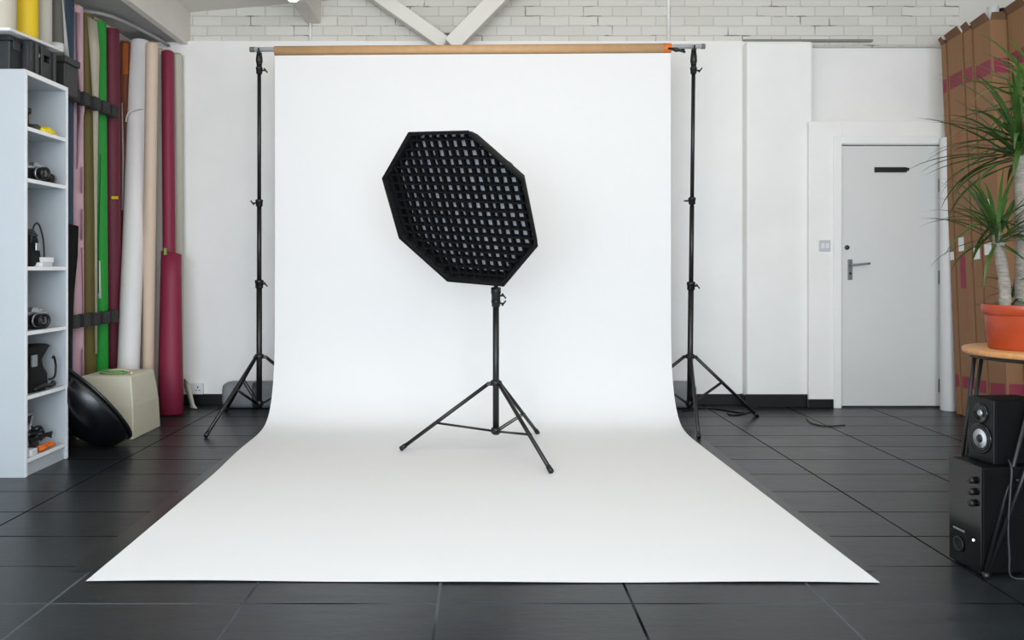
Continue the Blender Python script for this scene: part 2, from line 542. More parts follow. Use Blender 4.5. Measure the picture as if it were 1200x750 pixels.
# grey rolled vinyl lying along the wall behind the backdrop
def rounded_roll(x0, x1, y0, y1, z1, name, lab, cat):
    t = thing(name, lab, cat, ((x0 + x1) / 2, (y0 + y1) / 2, 0))
    hw, hd = (x1 - x0) / 2, (y1 - y0) / 2
    n = 20; prof = []
    rows = []
    for xx, sc in ((-hw, .82), (-hw + .02, .95), (-hw + .05, 1), (hw - .05, 1), (hw - .02, .95), (hw, .82)):
        rows.append([(xx, hd * sc * math.copysign(abs(math.cos(a)) ** .6, math.cos(a)), z1 / 2 + z1 / 2 * sc * math.copysign(abs(math.sin(a)) ** .6, math.sin(a)) - (1 - sc) * 0) for a in [2 * PI * k / n for k in range(n + 1)]])
    m = MB().sheet(rows)
    m.add(rows[0][:-1], [tuple(range(n))], 0, False); m.add(rows[-1][:-1], [tuple(range(n))], 0, False)
    m.build('cover', M_grey, t)
    for xx in (-hw + .25, hw - .25):
        rr = [[(xx + dx, (hd + .003) * math.copysign(abs(math.cos(a)) ** .6, math.cos(a)), max(.001, z1 / 2 + (z1 / 2 + .003) * math.copysign(abs(math.sin(a)) ** .6, math.sin(a)))) for a in [2 * PI * k / n for k in range(n + 1)]] for dx in (-.02, .02)]
        MB().sheet(rr).build('strap', M_darkp, t)
    return t
gx0 = P(260, 0, 6.34).x
rounded_roll(gx0, P(814, 0, 6.4).x, 6.33, 6.51, .20, 'rolled_mat', 'long grey rolled mat on the floor behind the white backdrop', 'mat')


# ------------------------------------------------------------------ stands
def tripod(root, feet, hub, low, sections, collars, leg_r=.0105, frac=.6, head=None, zf=0.0):
    """feet: three (x, y) offsets; sections: (z0, z1, r); collars: (z, r, h, knob direction)"""
    for z0, z1, r in sections:
        MB().tube([(0, 0, z0), (0, 0, z1)], r, 16).build('pole', M_blackm, root)
    for i, (z, r, h, kd) in enumerate(collars):
        c = MB().lathe([(r * .8, z - h / 2), (r, z - h / 2 + .004), (r, z + h * .1), (r * 1.12, z + h * .12), (r * 1.12, z + h / 2 - .004), (r * .9, z + h / 2)], 18).build('collar', M_blackp, root)
        if kd:
            kx, kz = kd
            k = MB().tube([(0, 0, z), (kx * .028, 0, z + kz * .0), (kx * .042, 0, z + kz * .002)], [.006, .006, .007], 10)
            k.tube(smooth_path([(kx * .036, -.006, z + kz * .014), (kx * .045, -.006, z), (kx * .058, -.006, z - kz * .016)], 3), [.007] * 7, 8, flat=.7)
            k.build('knob', M_blackp, c)
    hb = MB().lathe([(.024, hub - .014), (.032, hub - .010), (.032, hub + .012), (.026, hub + .018)], 18)
    for fx, fy in feet:
        d = Vector((fx, fy, 0)).normalized()
        s = Vector((-d.y, d.x, 0)) * .012
        a, b = d * .02, d * .052
        hb.hexa([a - s + Vector((0, 0, hub - .012)), b - s + Vector((0, 0, hub - .016)), b + s + Vector((0, 0, hub - .016)), a + s + Vector((0, 0, hub - .012))],
                [a - s + Vector((0, 0, hub + .01)), b - s + Vector((0, 0, hub + .006)), b + s + Vector((0, 0, hub + .006)), a + s + Vector((0, 0, hub + .01))])
    hb.build('leg_bracket', M_blackp, root)
    lb = MB().lathe([(.022, low - .02), (.028, low - .016), (.028, low + .012), (.022, low + .016)], 18)
    lb.build('brace_bracket', M_blackp, root)
    for fx, fy in feet:
        d = Vector((fx, fy, 0)).normalized()
        a = d * .045 + Vector((0, 0, hub - .004)); b = Vector((fx, fy, zf + .012))
        L = MB().tube([a, b], leg_r, 10).build('leg', M_blackm, root)
        t = (b - a).normalized()
        e = b
        MB().tube([e - t * .035, e + t * .004], leg_r * 1.25, 10).build('rubber_foot', M_blackp, L)
        q = a.lerp(b, frac)
        s = Vector((-d.y, d.x, 0)) * .010
        br = MB()
        for sg in (-1, 1):
            br.tube([d * .024 + s * sg + Vector((0, 0, low - .004)), q + s * sg], .0048, 8)
        br.tube([q - s * 1.4, q + s * 1.4], .006, 8)
        br.build('brace', M_blackm, root)


# octagonal softbox stand, standing on the paper
ZP = .004
SX, SY = .080, 4.853
A, B_, C_ = Vector((-.473, 4.877)), Vector((.358, 4.333)), Vector((.355, 5.35))
ls = thing('light_stand', 'black tripod light stand under the octagonal softbox on the white paper', 'light stand', (SX, SY, ZP))
tripod(ls, [(v.x - SX, v.y - SY) for v in (A, B_, C_)], .397, .125,
       [(.10, .90, .0185), (.90, 1.50, .0125)], [(.905, .026, .10, (1, 1)), (.86, .0245, .04, (1, -1)), (1.47, .02, .05, None)], leg_r=.0115, frac=.6)

# octagonal softbox
C0 = Vector((-.132, 4.5, 1.378)); nrm = Vector((-.49, -.726, -.483)).normalized()
rr_ = Vector((0, 0, 1)).cross(nrm).normalized(); uu = nrm.cross(rr_)
R3 = Matrix((rr_, uu, nrm)).transposed()
ob = thing('octagonal_softbox', 'black octagonal softbox with fabric honeycomb grid on the middle light stand', 'softbox', C0, R3.to_euler())
RO = 108.3
def octa(R, z, off=0.):
    return [Vector((R * math.cos(math.radians(RO - 45 * k)), R * math.sin(math.radians(RO - 45 * k)), z)) for k in range(8)]
rings = [octa(.484, 0), octa(.462, -.045), octa(.42, -.11), octa(.33, -.215), octa(.205, -.31), octa(.085, -.385)]
m = MB()
vs = [v for r in rings for v in r]
m.add(vs, [(i * 8 + k, i * 8 + (k + 1) % 8, (i + 1) * 8 + (k + 1) % 8, (i + 1) * 8 + k) for i in range(5) for k in range(8)], 0, False)
m.build('outer_shell', M_fabric, ob, solid=.003)
# front lip with slightly sagging cloth edge
lo, li, lw = octa(.486, .004), octa(.470, .004), octa(.456, -.034)
m = MB().add(lo + li + lw + octa(.470, -.034), [(k, (k + 1) % 8, 8 + (k + 1) % 8, 8 + k) for k in range(8)] + [(8 + k, 8 + (k + 1) % 8, 16 + (k + 1) % 8, 16 + k) for k in range(8)] + [(24 + k, 24 + (k + 1) % 8, (k + 1) % 8, k) for k in range(8)], 0, False)
m.build('front_lip', M_fabric, ob)
m = MB()
for k in range(8):
    a, b = octa(.486, .004)[k], octa(.486, .004)[(k + 1) % 8]
    m.tube([a, b], .0055, 8)
m.build('edge_piping', M_fabric, ob)
m = MB().add(octa(.44, -.076) + [(0, 0, -.068)], [(k, (k + 1) % 8, 8) for k in range(8)], 0, True)
m.build('diffuser', M_diff, ob)
# fabric grid
GR = math.radians(RO - 22.5 - 90)
gx, gy = Vector((math.cos(GR), math.sin(GR), 0)), Vector((-math.sin(GR), math.cos(GR), 0))
a_in = .462 * math.cos(PI / 8); sp = .05
m = MB(); GD = .038
for ax, ay in ((gx, gy), (gy, gx)):
    for i in range(-9, 10):
        c = i * sp + random.uniform(-.003, .003)
        ext = min(a_in, a_in * math.sqrt(2) - abs(c))
        if ext < .03 or abs(c) > a_in:
            continue
        nseg = 14
        w = .0032
        rows = []
        for k in range(nseg + 1):
            s_ = -ext + 2 * ext * k / nseg
            wob = .0022 * math.sin(k * 2.1 + i * 1.7)
            p = ax * (c + wob) + ay * s_
            rows.append([p + ax * w + Vector((0, 0, -.004)), p - ax * w + Vector((0, 0, -.004)), p - ax * w + Vector((0, 0, -.004 - GD)), p + ax * w + Vector((0, 0, -.004 - GD)), p + ax * w + Vector((0, 0, -.004))])
        m.sheet(rows)
m.build('fabric_grid', M_grid, ob)
MB().lathe([(.06, -.38), (.095, -.38), (.095, -.41), (.06, -.41)], 32, closed=True).build('speed_ring', M_blackm, ob)
for k in range(8):
    pts = [r[k] * .985 for r in rings]
    MB().tube(pts, .004, 6).build('rod', M_blackm, ob)

# studio flash head behind the softbox
fh = thing('studio_flash', 'black studio flash head behind the octagonal softbox', 'flash head', C0, R3.to_euler())
MB().lathe([(.055, -.412), (.062, -.43), (.064, -.53), (.058, -.562), (.0, -.565)], 32).build('body', M_darkp, fh)
MB().lathe([(.050, -.5655), (.050, -.569), (0, -.569)], 24).build('rear_panel', M_blackp, fh)
MB().lathe([(.0622, -.540), (.0632, -.542), (.0622, -.549), (.060, -.553)], 32).build('band', M_orange, fh, label='orange band')
inv = (Matrix.Translation(C0) @ R3.to_4x4()).inverted()
q0 = inv @ Vector((SX, SY, 1.485)); q1 = inv @ Vector((SX, SY, 1.54)); q2 = Vector((0, 0, -.49))
MB().tube([q0, q1, q1.lerp(q2, .45), q2], [.021, .021, .016, .016], 14).build('tilt_bracket', M_blackm, fh)

# backdrop stands
YS = 5.80
def backdrop_stand(name, x, A_off, label, lean, cols):
    t = thing('backdrop_stand', label, 'backdrop stand', (x, YS, 0), lean)
    a = Vector(A_off)
    feet = []
    for k in range(3):
        r = Matrix.Rotation(2 * PI * k / 3, 2)
        feet.append(tuple(r @ a))
    tripod(t, feet, .455, .135, [(.10, .95, .0195), (.95, 1.50, .016), (1.50, 2.50, .0135)], cols, leg_r=.0115, frac=.42)
    return t
zt_l, zt_r = 2.585, 2.606
tl = backdrop_stand('l', -1.546, (-.195, -.53), 'tall black tripod stand holding the cardboard core end nearest the paper rolls', (0, 0, 0),
                    [(.958, .0265, .06, (1, 1)), (1.52, .023, .05, (-1, -1)), (2.44, .021, .05, (1, 1)), (2.475, .018, .04, None)])
tr = backdrop_stand('r', 1.438, (-.085, -.575), 'tall black tripod stand holding the orange taped roll end nearest the door', (0, .0115, 0),
                    [(.945, .0265, .06, (1, 1)), (1.535, .023, .05, (-1, 0)), (2.44, .021, .05, (1, -1)), (2.475, .018, .04, None)])
for t, zt in ((tl, zt_l), (tr, zt_r)):
    m = MB().lathe([(.018, 2.49), (.024, 2.50), (.022, 2.535), (.016, zt - .022)], 16)
    m.tube([(0, -.022, zt - .03), (0, -.022, zt + .004)], .006, 8).tube([(0, .022, zt - .03), (0, .022, zt + .004)], .006, 8).box((-.012, -.026, zt - .034), (.012, .026, zt - .018))
    m.build('crossbar_cradle', M_blackp, t)

# crossbar
def zbar(x):
    return zt_l + (zt_r - zt_l) * (x + 1.546) / (1.438 + .03 + 1.546)
xa, xb = P(295, 0, YS).x, P(824, 0, YS).x
o = thing('crossbar', 'silver metal crossbar lying across both backdrop stands', 'crossbar', (0, YS, 0))
MB().tube([(xa, 0, zbar(xa)), (xb, 0, zbar(xb))], .0165, 18).build('tube', M_alu, o)
MB().tube([(xa - .012, 0, zbar(xa)), (xa + .02, 0, zbar(xa))], .0185, 18).build('end_cap', mat('grey_cap', '6d6f70', .4), o)
MB().tube([(xb - .012, 0, zbar(xb)), (xb + .012, 0, zbar(xb))], .0185, 18).build('end_cap', mat('grey_cap', '6d6f70', .4), o)

# paper backdrop hanging from its cardboard core
XA, XB = P(322, 0, YS).x, P(786, 0, YS).x
bd = thing('paper_backdrop', 'seamless white paper backdrop sweeping from its core down across the slate floor', 'backdrop', (0, YS, 0))
zcore = zbar(0) - .008
def zco(x):
    return zbar(x) - .011
m = MB()
n = 28
prev = None
rows = []
for rad in (.033, .0225):
    rows.append([[(x, rad * math.cos(2 * PI * k / n), zco(x) + rad * math.sin(2 * PI * k / n)) for k in range(n + 1)] for x in (XA, XB)])
m.sheet(rows[0]); m.sheet(rows[1])
m.sheet([rows[0][0], rows[1][0]]); m.sheet([rows[0][1], rows[1][1]])
m.build('core_tube', M_card, bd)
MB().sheet([[(x, .0345 * math.cos(2 * PI * k / n), zco(x) + .0345 * math.sin(2 * PI * k / n)) for k in range(n + 1)] for x in (XB - .05, XB + .001)]).build('tape_band', M_orange, bd, label='orange tape band')
prof = [(5.783, 2.548), (5.780, 2.3), (5.778, 1.9), (5.778, 1.5), (5.778, 1.15), (5.778, .90), (5.776, .70), (5.770, .54), (5.752, .40), (5.715, .27), (5.66, .165), (5.58, .08), (5.48, .03), (5.34, .009), (5.16, .003), (4.95, .003), (4.5, .003), (4.0, .003), (3.5, .003), (3.1, .003), (2.845, .003)]
prof = [(p.x, p.y) for p in smooth_path([(a, b, 0) for a, b in prof], 3)]
rows = []
nx = 40
for i, (yy, zz) in enumerate(prof):
    zz = max(zz, .003)
    f = max(0, min(1, (5.8 - yy) / 2.95))
    xl = XA + .006 + (-1.356 - XA) * f
    xr = XB - .004 + (1.3525 - XB) * f
    if 4.4 < yy < 5.6:
        xl -= .02 * math.sin((yy - 4.4) / 1.2 * PI)
    row = []
    for k in range(nx + 1):
        u = k / nx
        x = xl + (xr - xl) * u
        z = zz + (.0015 * (1 + math.sin(u * 17 + yy * 2)) if yy < 3.0 else 0) + ((zbar(x) - zbar(0)) if zz > 2.0 else 0)
        y = yy + (.004 * math.sin(u * 5 + zz * 1.3) if zz > 1. else 0)
        if yy < 2.9:
            y += -.012 * (u - .2) * 1.3 + .004 * math.sin(u * 9)
        row.append((x, y - YS, z))
    rows.append(row)
MB().sheet(rows).build('paper_sheet', M_paper, bd)
o = MB().sheet([[(-1.452 + .0 * k, y, .0015), (1.385, y, .0015)] for k, y in enumerate((5.35, 4.6, 3.8, 2.95))]).build('underlay_sheet', mat('dark_underlay', '1d1f20', .3, var=.15, scale=6))
tag(o, 'thin dark underlay sheet showing along both edges of the white paper', 'underlay')

# black spring clamp on the crossbar, beside the taped roll end
c = P(792, 57, YS - .02)
t = thing('spring_clamp', 'black spring clamp on the silver crossbar beside the orange tape', 'clamp', (c.x, YS, zbar(c.x) - .014))
MB().tube([(-.055, -.028, -.006), (.0, -.034, -.012), (.045, -.036, -.028), (.062, -.036, -.034)], [.010, .012, .011, .009], 10, flat=.8).build('jaw', M_blackp, t)
MB().tube([(-.05, -.018, .0), (.0, -.027, -.022), (.058, -.027, -.014)], [.009, .011, .010], 10, flat=.8).build('jaw', M_blackp, t)
MB().tube([(0, -.046, -.015), (0, -.014, -.015)], .012, 12).build('pivot', M_blackm, t)

# cable on the floor behind the right stand
o = MB().tube(smooth_path([FL(800, 482) + Vector((0, 0, .006)), FL(826, 479) + Vector((0, 0, .006)), FL(846, 481) + Vector((0, 0, .006)), FL(868, 484.5) + Vector((0, 0, .006)), FL(880, 483) + Vector((0, 0, .006)), FL(868, 486.5) + Vector((0, 0, .006)), FL(856, 487) + Vector((0, 0, .006)), FL(852, 484.5) + Vector((0, 0, .006))], 6), .006, 8).build('power_cable', M_cable)
tag(o, 'black power cable looped on the floor near the pier skirting', 'cable')
o = MB().tube(smooth_path([FL(945, 491) + Vector((0, 0, .005)), FL(952, 497) + Vector((0, 0, .005)), FL(968, 500) + Vector((0, 0, .005)), FL(990, 499) + Vector((0, 0, .005))], 6), .004, 8).build('power_cable', M_cable)
tag(o, 'thin black cable lying on the slate floor in front of the door', 'cable')


# ------------------------------------------------------------------ paper rolls on the wall
def seg_dir(base, top):
    v = Vector(top) - Vector(base)
    return v.length, Vector((0, 0, 1)).rotation_difference(v).to_euler()


def paper_roll(base, top, r, colour, label, mat_name, core=True, rough=.6, group='upright paper rolls'):
    L, e = seg_dir(base, top)
    t = thing('paper_roll', label, 'paper roll', base, e)
    mm = mat(mat_name, colour, rough, var=.03, scale=3, stretch=(1, 1, .15))
    ri = .028 if core else r * .5
    MB().lathe([(ri, 0), (r, 0), (r, L - .03), (r, L - .0), (ri, L)], 28, closed=True).build('paper', mm, t, bevel=.002)
    if core:
        MB().lathe([(.019, -.0), (.0275, -.0), (.0275, L + .012), (.019, L + .012)], 20, closed=True).build('core_tube', M_card, t)
    return t, L, mm


def wallpx(px, X):
    return X * F / (px - CX)
XW = -2.62
# long rolls standing on the floor
specs = [(80.5, 2.78, .050, '2f4459', 'navy blue paper roll standing behind the white bookcase end', 'navy_paper'),
         (92, 2.765, .046, 'd9b3c0', 'pale pink paper roll with torn loose flaps against the wall', 'pink_paper'),
         (104, 2.755, .048, '6b5f2c', 'olive paper roll standing between the pink and green rolls', 'olive_paper'),
         (118.5, 2.76, .050, '1f9c37', 'bright green paper roll standing against the wall', 'green_paper'),
         (133.5, 2.765, .055, '6b2239', 'dark burgundy paper roll standing beside the green roll', 'burgundy_paper'),
         (147.5, 2.765, .036, '7c4324', 'narrow rust brown roll squeezed between burgundy and white rolls', 'rust_paper')]
rolls = {}
for px, zt, r, c, lab, mn in specs:
    xw = XW if r > .04 else -2.675
    Y = wallpx(px, xw)
    rolls[mn] = paper_roll((xw, wallpx({80.5: 74.5, 92: 89.5}.get(px, px), xw), 0), (xw - (.02 if r > .04 else .005), Y, zt), r, c, lab, mn) + (Y,)
b0 = (-2.45, wallpx(148, -2.45), 0); t0 = (-2.585, wallpx(165, -2.585), 2.775)
tw, Lw, mw = paper_roll(b0, t0, .073, 'eeebea', 'thick white paper roll leaning back beside the peach roll', 'white_roll_paper')
b0 = (-2.40, wallpx(172.5, -2.40), 0); t0 = (-2.405, wallpx(178, -2.405), 2.70)
paper_roll(b0, t0, .043, 'd9c3ae', 'peach paper roll standing between white and cream rolls', 'peach_paper')
b0 = (-2.45, wallpx(184, -2.45), 0); t0 = (-2.495, 6.475, 2.75)
paper_roll(b0, t0, .042, 'd3d0c6', 'cream paper roll standing behind the magenta roll', 'cream_paper')
b0 = (-2.335, 6.42, 0); t0 = (-2.365, 6.49, 2.72)
tb, Lb, mb_ = paper_roll(b0, t0, .042, 'bfbcae', 'beige paper roll standing behind the magenta roll against the wall corner', 'beige_paper')
tb['label'] = 'greyish beige paper roll standing between the magenta roll and the socket'
# loose beige end hanging to the floor
m = MB().sheet([[(.055, -.02, .22), (.075, -.05, .22)], [(.055, -.03, .17), (.115, -.06, .18)], [(.085, -.04, .10), (.135, -.07, .10)], [(.105, -.05, .03), (.155, -.08, .03)], [(.12, -.07, .004), (.19, -.12, .006)]])
m.build('loose_end', mb_, tb, solid=.004)
# magenta roll with wider wrap on its lower half
b0 = Vector((P(197, 487, 6.06).x, 6.10, 0)); t0 = Vector((-2.405, 6.395, 2.72))
tm, Lm, mm_ = paper_roll(b0, t0, .045, '86223f', 'deep magenta paper roll leaning into the corner, its lower half loosely wrapped', 'magenta_paper')
rows = []
n = 28
for zz, rx, cx_ in ((0, .094, .01), (.3, .090, .008), (.7, .083, .012), (1.0, .078, .016), (1.19, .076, .02)):
    row = []
    for k in range(n + 1):
        a = PI * .62 + 2 * PI * .98 * k / n
        rad = rx * (1 - .12 * (k / n))
        z2 = zz + (-.05 * math.cos(a) * .3 if zz > 1.1 else 0)
        row.append((cx_ + rad * math.cos(a), rad * math.sin(a) * .9, z2))
    rows.append(row)
MB().sheet(rows).build('outer_wrap', mm_, tm, solid=.003)
MB().box((-.008, -.082, 1.165), (.012, -.070, 1.215)).build('tag', mat('green_tag', '7fa04a', .5), tm, label='small green tag')
# flaps and tapes
t, L, mmx, Y = rolls['pink_paper']
m = MB().sheet([[(.02, -.046, L - .05), (.047, -.03, L - .05)], [(.03, -.05, 2.3), (.065, -.06, 2.35)], [(.035, -.05, 2.0), (.09, -.07, 2.1)], [(.03, -.05, 1.7), (.05, -.06, 1.75)]])
m.build('loose_flap', mmx, t, solid=.003)
pk = mat('deep_pink_edge', 'a8607c', .6)
for z0, z1 in ((1.25, 1.45), (1.55, 1.72), (.30, .55)):
    MB().sheet([[(.046, -.012, z0), (.058, -.040, z0)], [(.049, -.012, (z0 + z1) / 2), (.066, -.045, (z0 + z1) / 2)], [(.046, -.012, z1), (.058, -.036, z1)]]).build('torn_edge', pk, t, solid=.002)
MB().tube(smooth_path([(.052, -.03, 1.20), (.058, -.035, 1.0), (.062, -.04, .8), (.056, -.04, .76)], 4), .004, 6).build('torn_edge', pk, t)
t, L, mmx, Y = rolls['olive_paper']
m = MB().sheet([[(.03, -.045, L - .02), (.08, -.01, L - .05)], [(.045, -.045, 2.5), (.095, -.01, 2.5)], [(.06, -.04, 2.2), (.09, -.02, 2.2)], [(.062, -.03, 1.4), (.075, -.02, 1.4)], [(.06, -.03, .5), (.07, -.02, .5)]])
m.build('loose_flap', mat('pale_flap', 'b9b3a0', .6), t, solid=.003, label='pale loose flap')
t, L, mmx, Y = rolls['green_paper']
MB().sheet([[(.01, -.0525, .86), (.028, -.047, .86)], [(.01, -.0525, 1.12), (.024, -.048, 1.12)]]).build('white_strip', M_paper, t, solid=.002, label='white paper strip')
MB().sheet([[(.03, -.043, 1.85), (.032, -.043, 1.85)], [(.012, -.053, 1.2), (.018, -.055, 1.2)], [(.012, -.053, .9), (.016, -.054, .9)]]).build('seam', mat('dark_green_seam', '0f6a22', .6), t, solid=.003)
t, L, mmx, Y = rolls['burgundy_paper']
MB().box((.02, -.058, 1.555), (.062, -.045, 1.575)).build('tape', M_yellow, t, label='small yellow tape')
t, L, mmx, Y = rolls['rust_paper']
MB().box((.0, -.040, L - .25), (.034, -.025, L - .02)).build('wrap_band', mat('orange_wrap', 'b5612a', .6), t, label='orange upper wrap')
MB().sheet([[(-.01, -.042, 2.3), (.0, -.05, 2.3)], [(-.005, -.045, 1.9), (.012, -.055, 1.9)], [(-.01, -.045, 1.5), (.005, -.055, 1.5)]]).build('loose_flap', M_paper, t, solid=.002)
# tape strip across the white roll
Z = 2.26
MB().tube(smooth_path([(-.05, -.085, Z - .09), (-.03, -.10, Z - .03), (.03, -.088, Z + .0), (.06, -.06, Z + .015)], 4), .012, 6, flat=.25).build('tape', M_white, tw)

# black wall rails with foam pads that hold the rolls
def rail(z, lab):
    t = thing('wall_rail', lab, 'rail', (XW, 5.35, z))
    MB().box((.055, -.335, -.022), (.072, .455, .022)).build('bar', M_darkp, t, bevel=.003)
    foam = mat('foam_pad', '333334', .8, var=.12, scale=40)
    for k, yy in enumerate((-.27, -.14, .0, .14, .28, .41)):
        MB().box((.045, yy - .042, -.042), (.10, yy + .042, .042)).build('foam_pad', foam, t, bevel=.008)
    for yy in (-.325, .445):
        MB().box((-.10, yy - .012, -.012), (.056, yy + .012, .012)).build('arm', M_darkp, t)
    return t
rail(2.15, 'upper dark grey foam padded rail across the paper rolls')
rail(.735, 'lower dark grey foam padded rail across the paper rolls')

# black cloth drape between bookcase and pink roll
Yd = 5.05
m = MB().sheet([[P(80, 262, Yd), P(92, 265, Yd + .05)], [P(79, 300, Yd), P(91, 300, Yd + .05)], [P(79, 340, Yd), P(87, 340, Yd + .05)], [P(79, 400, Yd), P(84, 400, Yd + .05)], [P(78, 470, Yd), P(83, 470, Yd + .05)]])
o = m.build('black_cloth', M_fabric, solid=.004)
tag(o, 'narrow black cloth hanging between the bookcase and the pink roll', 'cloth')
# hem line that hangs the cloth from the rail: its pole
# ------------------------------------------------------------------ bookcase
BX, BXB, BY0, BY1, BZ = -2.33, -2.70, 4.263, 4.705, 2.085
bc = thing('bookcase', 'tall narrow white bookcase filled with camera gear beside the paper rolls', 'bookcase', (BX, BY0, 0))
W = BY1 - BY0; D = BXB - BX
th = .022
MB().box((D, 0, 0), (0, th, BZ)).build('side_panel', M_laminate, bc, bevel=.0015)
MB().box((D, W - th, 0), (0, W, BZ)).build('side_panel', M_laminate, bc, bevel=.0015)
MB().box((D, th, 0), (D + .006, W - th, BZ - .02)).build('back_panel', M_laminate, bc)
MB().box((D + .006, th, BZ - .026), (-.001, W - th, BZ)).build('top_panel', M_laminate, bc, bevel=.001)
shelf_z = [1.796, 1.531, 1.077, .744, .413, .091]
for z in shelf_z:
    sh = MB().box((D + .006, th, z - .02), (-.003, W - th, z)).build('shelf', M_laminate, bc, bevel=.001)
    MB().box((-.003, th, z - .02), (-.0015, W - th, z)).build('lit_edge', M_edge, sh)  # thin strip added to carry the lit tone of the front edge
MB().box((-.02, th, 0), (-.012, W - th, .071)).build('plinth', M_laminate, bc)


def camera(loc, rotz, s, label, silver=True):
    t = thing('camera', label, 'camera', loc, (0, 0, rotz))
    t.scale = (s, s, s)
    top = M_silver if silver else M_blackp
    MB().box((-.07, -.022, .0), (.07, .022, .066)).build('body', M_blackp, t, bevel=.008)
    m = MB().box((-.069, -.021, .066), (.069, .021, .082))
    m.hexa([(-.026, -.026, .08), (.026, -.026, .08), (.026, .018, .08), (-.026, .018, .08)], [(-.014, -.02, .104), (.014, -.02, .104), (.014, .01, .104), (-.014, .01, .104)])
    m.build('top_plate', top, t, bevel=.004)
    MB().lathe([(.014, 0), (.014, .01), (.011, .012)], 16, T(.045, 0, .082)).build('dial', top, t)
    MB().lathe([(.013, 0), (.013, .008), (.011, .010)], 16, T(-.048, 0, .082)).build('dial', top, t)
    M90 = T(0, -.022, .042) @ Matrix.Rotation(PI / 2, 4, 'X')
    ln = MB().lathe([(.035, 0), (.035, .012), (.032, .013), (.032, .045), (.034, .046), (.034, .06), (.029, .062), (.027, .05)], 28, M90).build('lens', M_blackp, t)
    MB().lathe([(.0345, .014), (.0345, .022)], 28, M90).build('lens_ring', M_silver, ln)
    MB().lathe([(.027, .052), (.018, .056), (.0, .058)], 24, M90).build('lens_glass', M_glass, ln)
    return t


def strap(pts, name, lab, m=M_blackp, r=.006, flat=.35):
    o = MB().tube(smooth_path(pts, 6), r, 8, flat=flat).build(name, m)
    return o

# shelf 1
def at(px, Y, z):
    return Vector(((px - CX) * Y / F, Y, z))
z = shelf_z[0]
t = thing('battery_charger', 'small black charger with upright stalk on the top shelf', 'charger', (-2.385, 4.44, z), (0, 0, .3))
MB().box((-.035, -.045, 0), (.035, .05, .032)).build('body', M_blackp, t, bevel=.006)
MB().tube([(-.02, -.02, .03), (-.02, -.02, .09)], .006, 8).build('stalk', M_blackm, t)
MB().lathe([(.004, .085), (.017, .09), (.017, .115), (.008, .12)], 16, T(-.02, -.02, 0)).build('ball_head', M_blackp, t)
t = thing('yellow_pouch', 'crumpled yellow cloth pouch at the edge of the top shelf', 'pouch', (-2.362, 4.535, z))
rows = []
for k in range(9):
    f = k / 8
    w = .028 * (math.sin(PI * min(1, f * .9 + .1)) ** .5) + .004
    hgt = .010 + .026 * math.sin(PI * f) ** .7 + .006 * math.sin(k * 2.3)
    rows.append([(w * math.cos(a) + .003 * math.sin(k * 1.9), -.085 + .17 * f, max(.0, hgt * math.sin(a))) for a in [PI * j / 8 for j in range(9)]])
m = MB().sheet(rows); m.build('cloth', M_yellow, t, solid=.003)
MB().tube(smooth_path([(.0, -.085, .012), (-.012, -.115, .02), (.0, -.14, .008), (.012, -.12, .006)], 4), .0035, 6).build('drawstring', M_blackp, t)
# shelf 2
z = shelf_z[1]
camera((-2.39, 4.455, z), math.radians(75), .98, 'silver topped film camera on the second shelf below the yellow pouch')
t = thing('lens', 'short black lens lying on the second shelf beside the camera', 'lens', (-2.365, 4.57, z + .0275), (0, PI / 2 * 0, 0))
MB().lathe([(.020, 0), (.0275, .003), (.0275, .03), (.025, .031), (.025, .055), (.019, .056)], 24, Matrix.Rotation(PI / 2, 4, 'X') @ T(0, 0, -.028)).build('barrel', M_blackp, t)
MB().lathe([(.0279, .012), (.0279, .018)], 24, Matrix.Rotation(PI / 2, 4, 'X') @ T(0, 0, -.028)).build('focus_ring', M_silver, t)
o = strap([(-2.36, 4.49, z + .012), (-2.345, 4.50, z + .008), (-2.345, 4.53, z + .006), (-2.35, 4.545, z + .006), (-2.345, 4.61, z + .006)], 'camera_strap', '')
tag(o, 'thin black strap lying along the second shelf edge', 'strap')
# shelf 3
z = shelf_z[2]
t = thing('camera_bag', 'small black camera bag with raised handle on the middle shelf', 'bag', (-2.405, 4.43, z))
m = MB().hexa([(-.06, -.065, 0), (.05, -.065, 0), (.05, .065, 0), (-.06, .065, 0)], [(-.045, -.05, .17), (.03, -.05, .17), (.03, .05, .17), (-.045, .05, .17)])
m.build('body', M_fabric, t, bevel=.02)
m = MB().hexa([(-.05, -.055, .16), (.035, -.055, .16), (.035, .055, .16), (-.05, .055, .16)], [(-.03, -.035, .20), (.015, -.035, .20), (.015, .035, .20), (-.03, .035, .20)])
m.build('lid', M_blackp, t, bevel=.012)
MB().tube(smooth_path([(.035, -.045, .12), (.045, -.03, .21), (.045, .02, .225), (.05, .055, .15), (.05, .07, .04)], 6), .007, 8, flat=.5).build('handle', M_blackp, t)
MB().box((.048, -.02, .085), (.054, .02, .125)).build('buckle', M_silver, t, bevel=.003)
o = MB().box((-.055, -.075, 0), (.02, .075, .022)).build('paper_box', M_white, bevel=.002); o.location = (-2.36, 4.50, z); o.rotation_euler = (0, 0, .15)
tag(o, 'flat white paper box under a smaller box on the middle shelf', 'box')
o = MB().box((-.03, -.055, 0), (.025, .05, .028)).build('paper_box', M_white, bevel=.002); o.location = (-2.368, 4.515, z + .0225); o.rotation_euler = (0, 0, -.15)
tag(o, 'small white box resting on the flat white paper box', 'box')
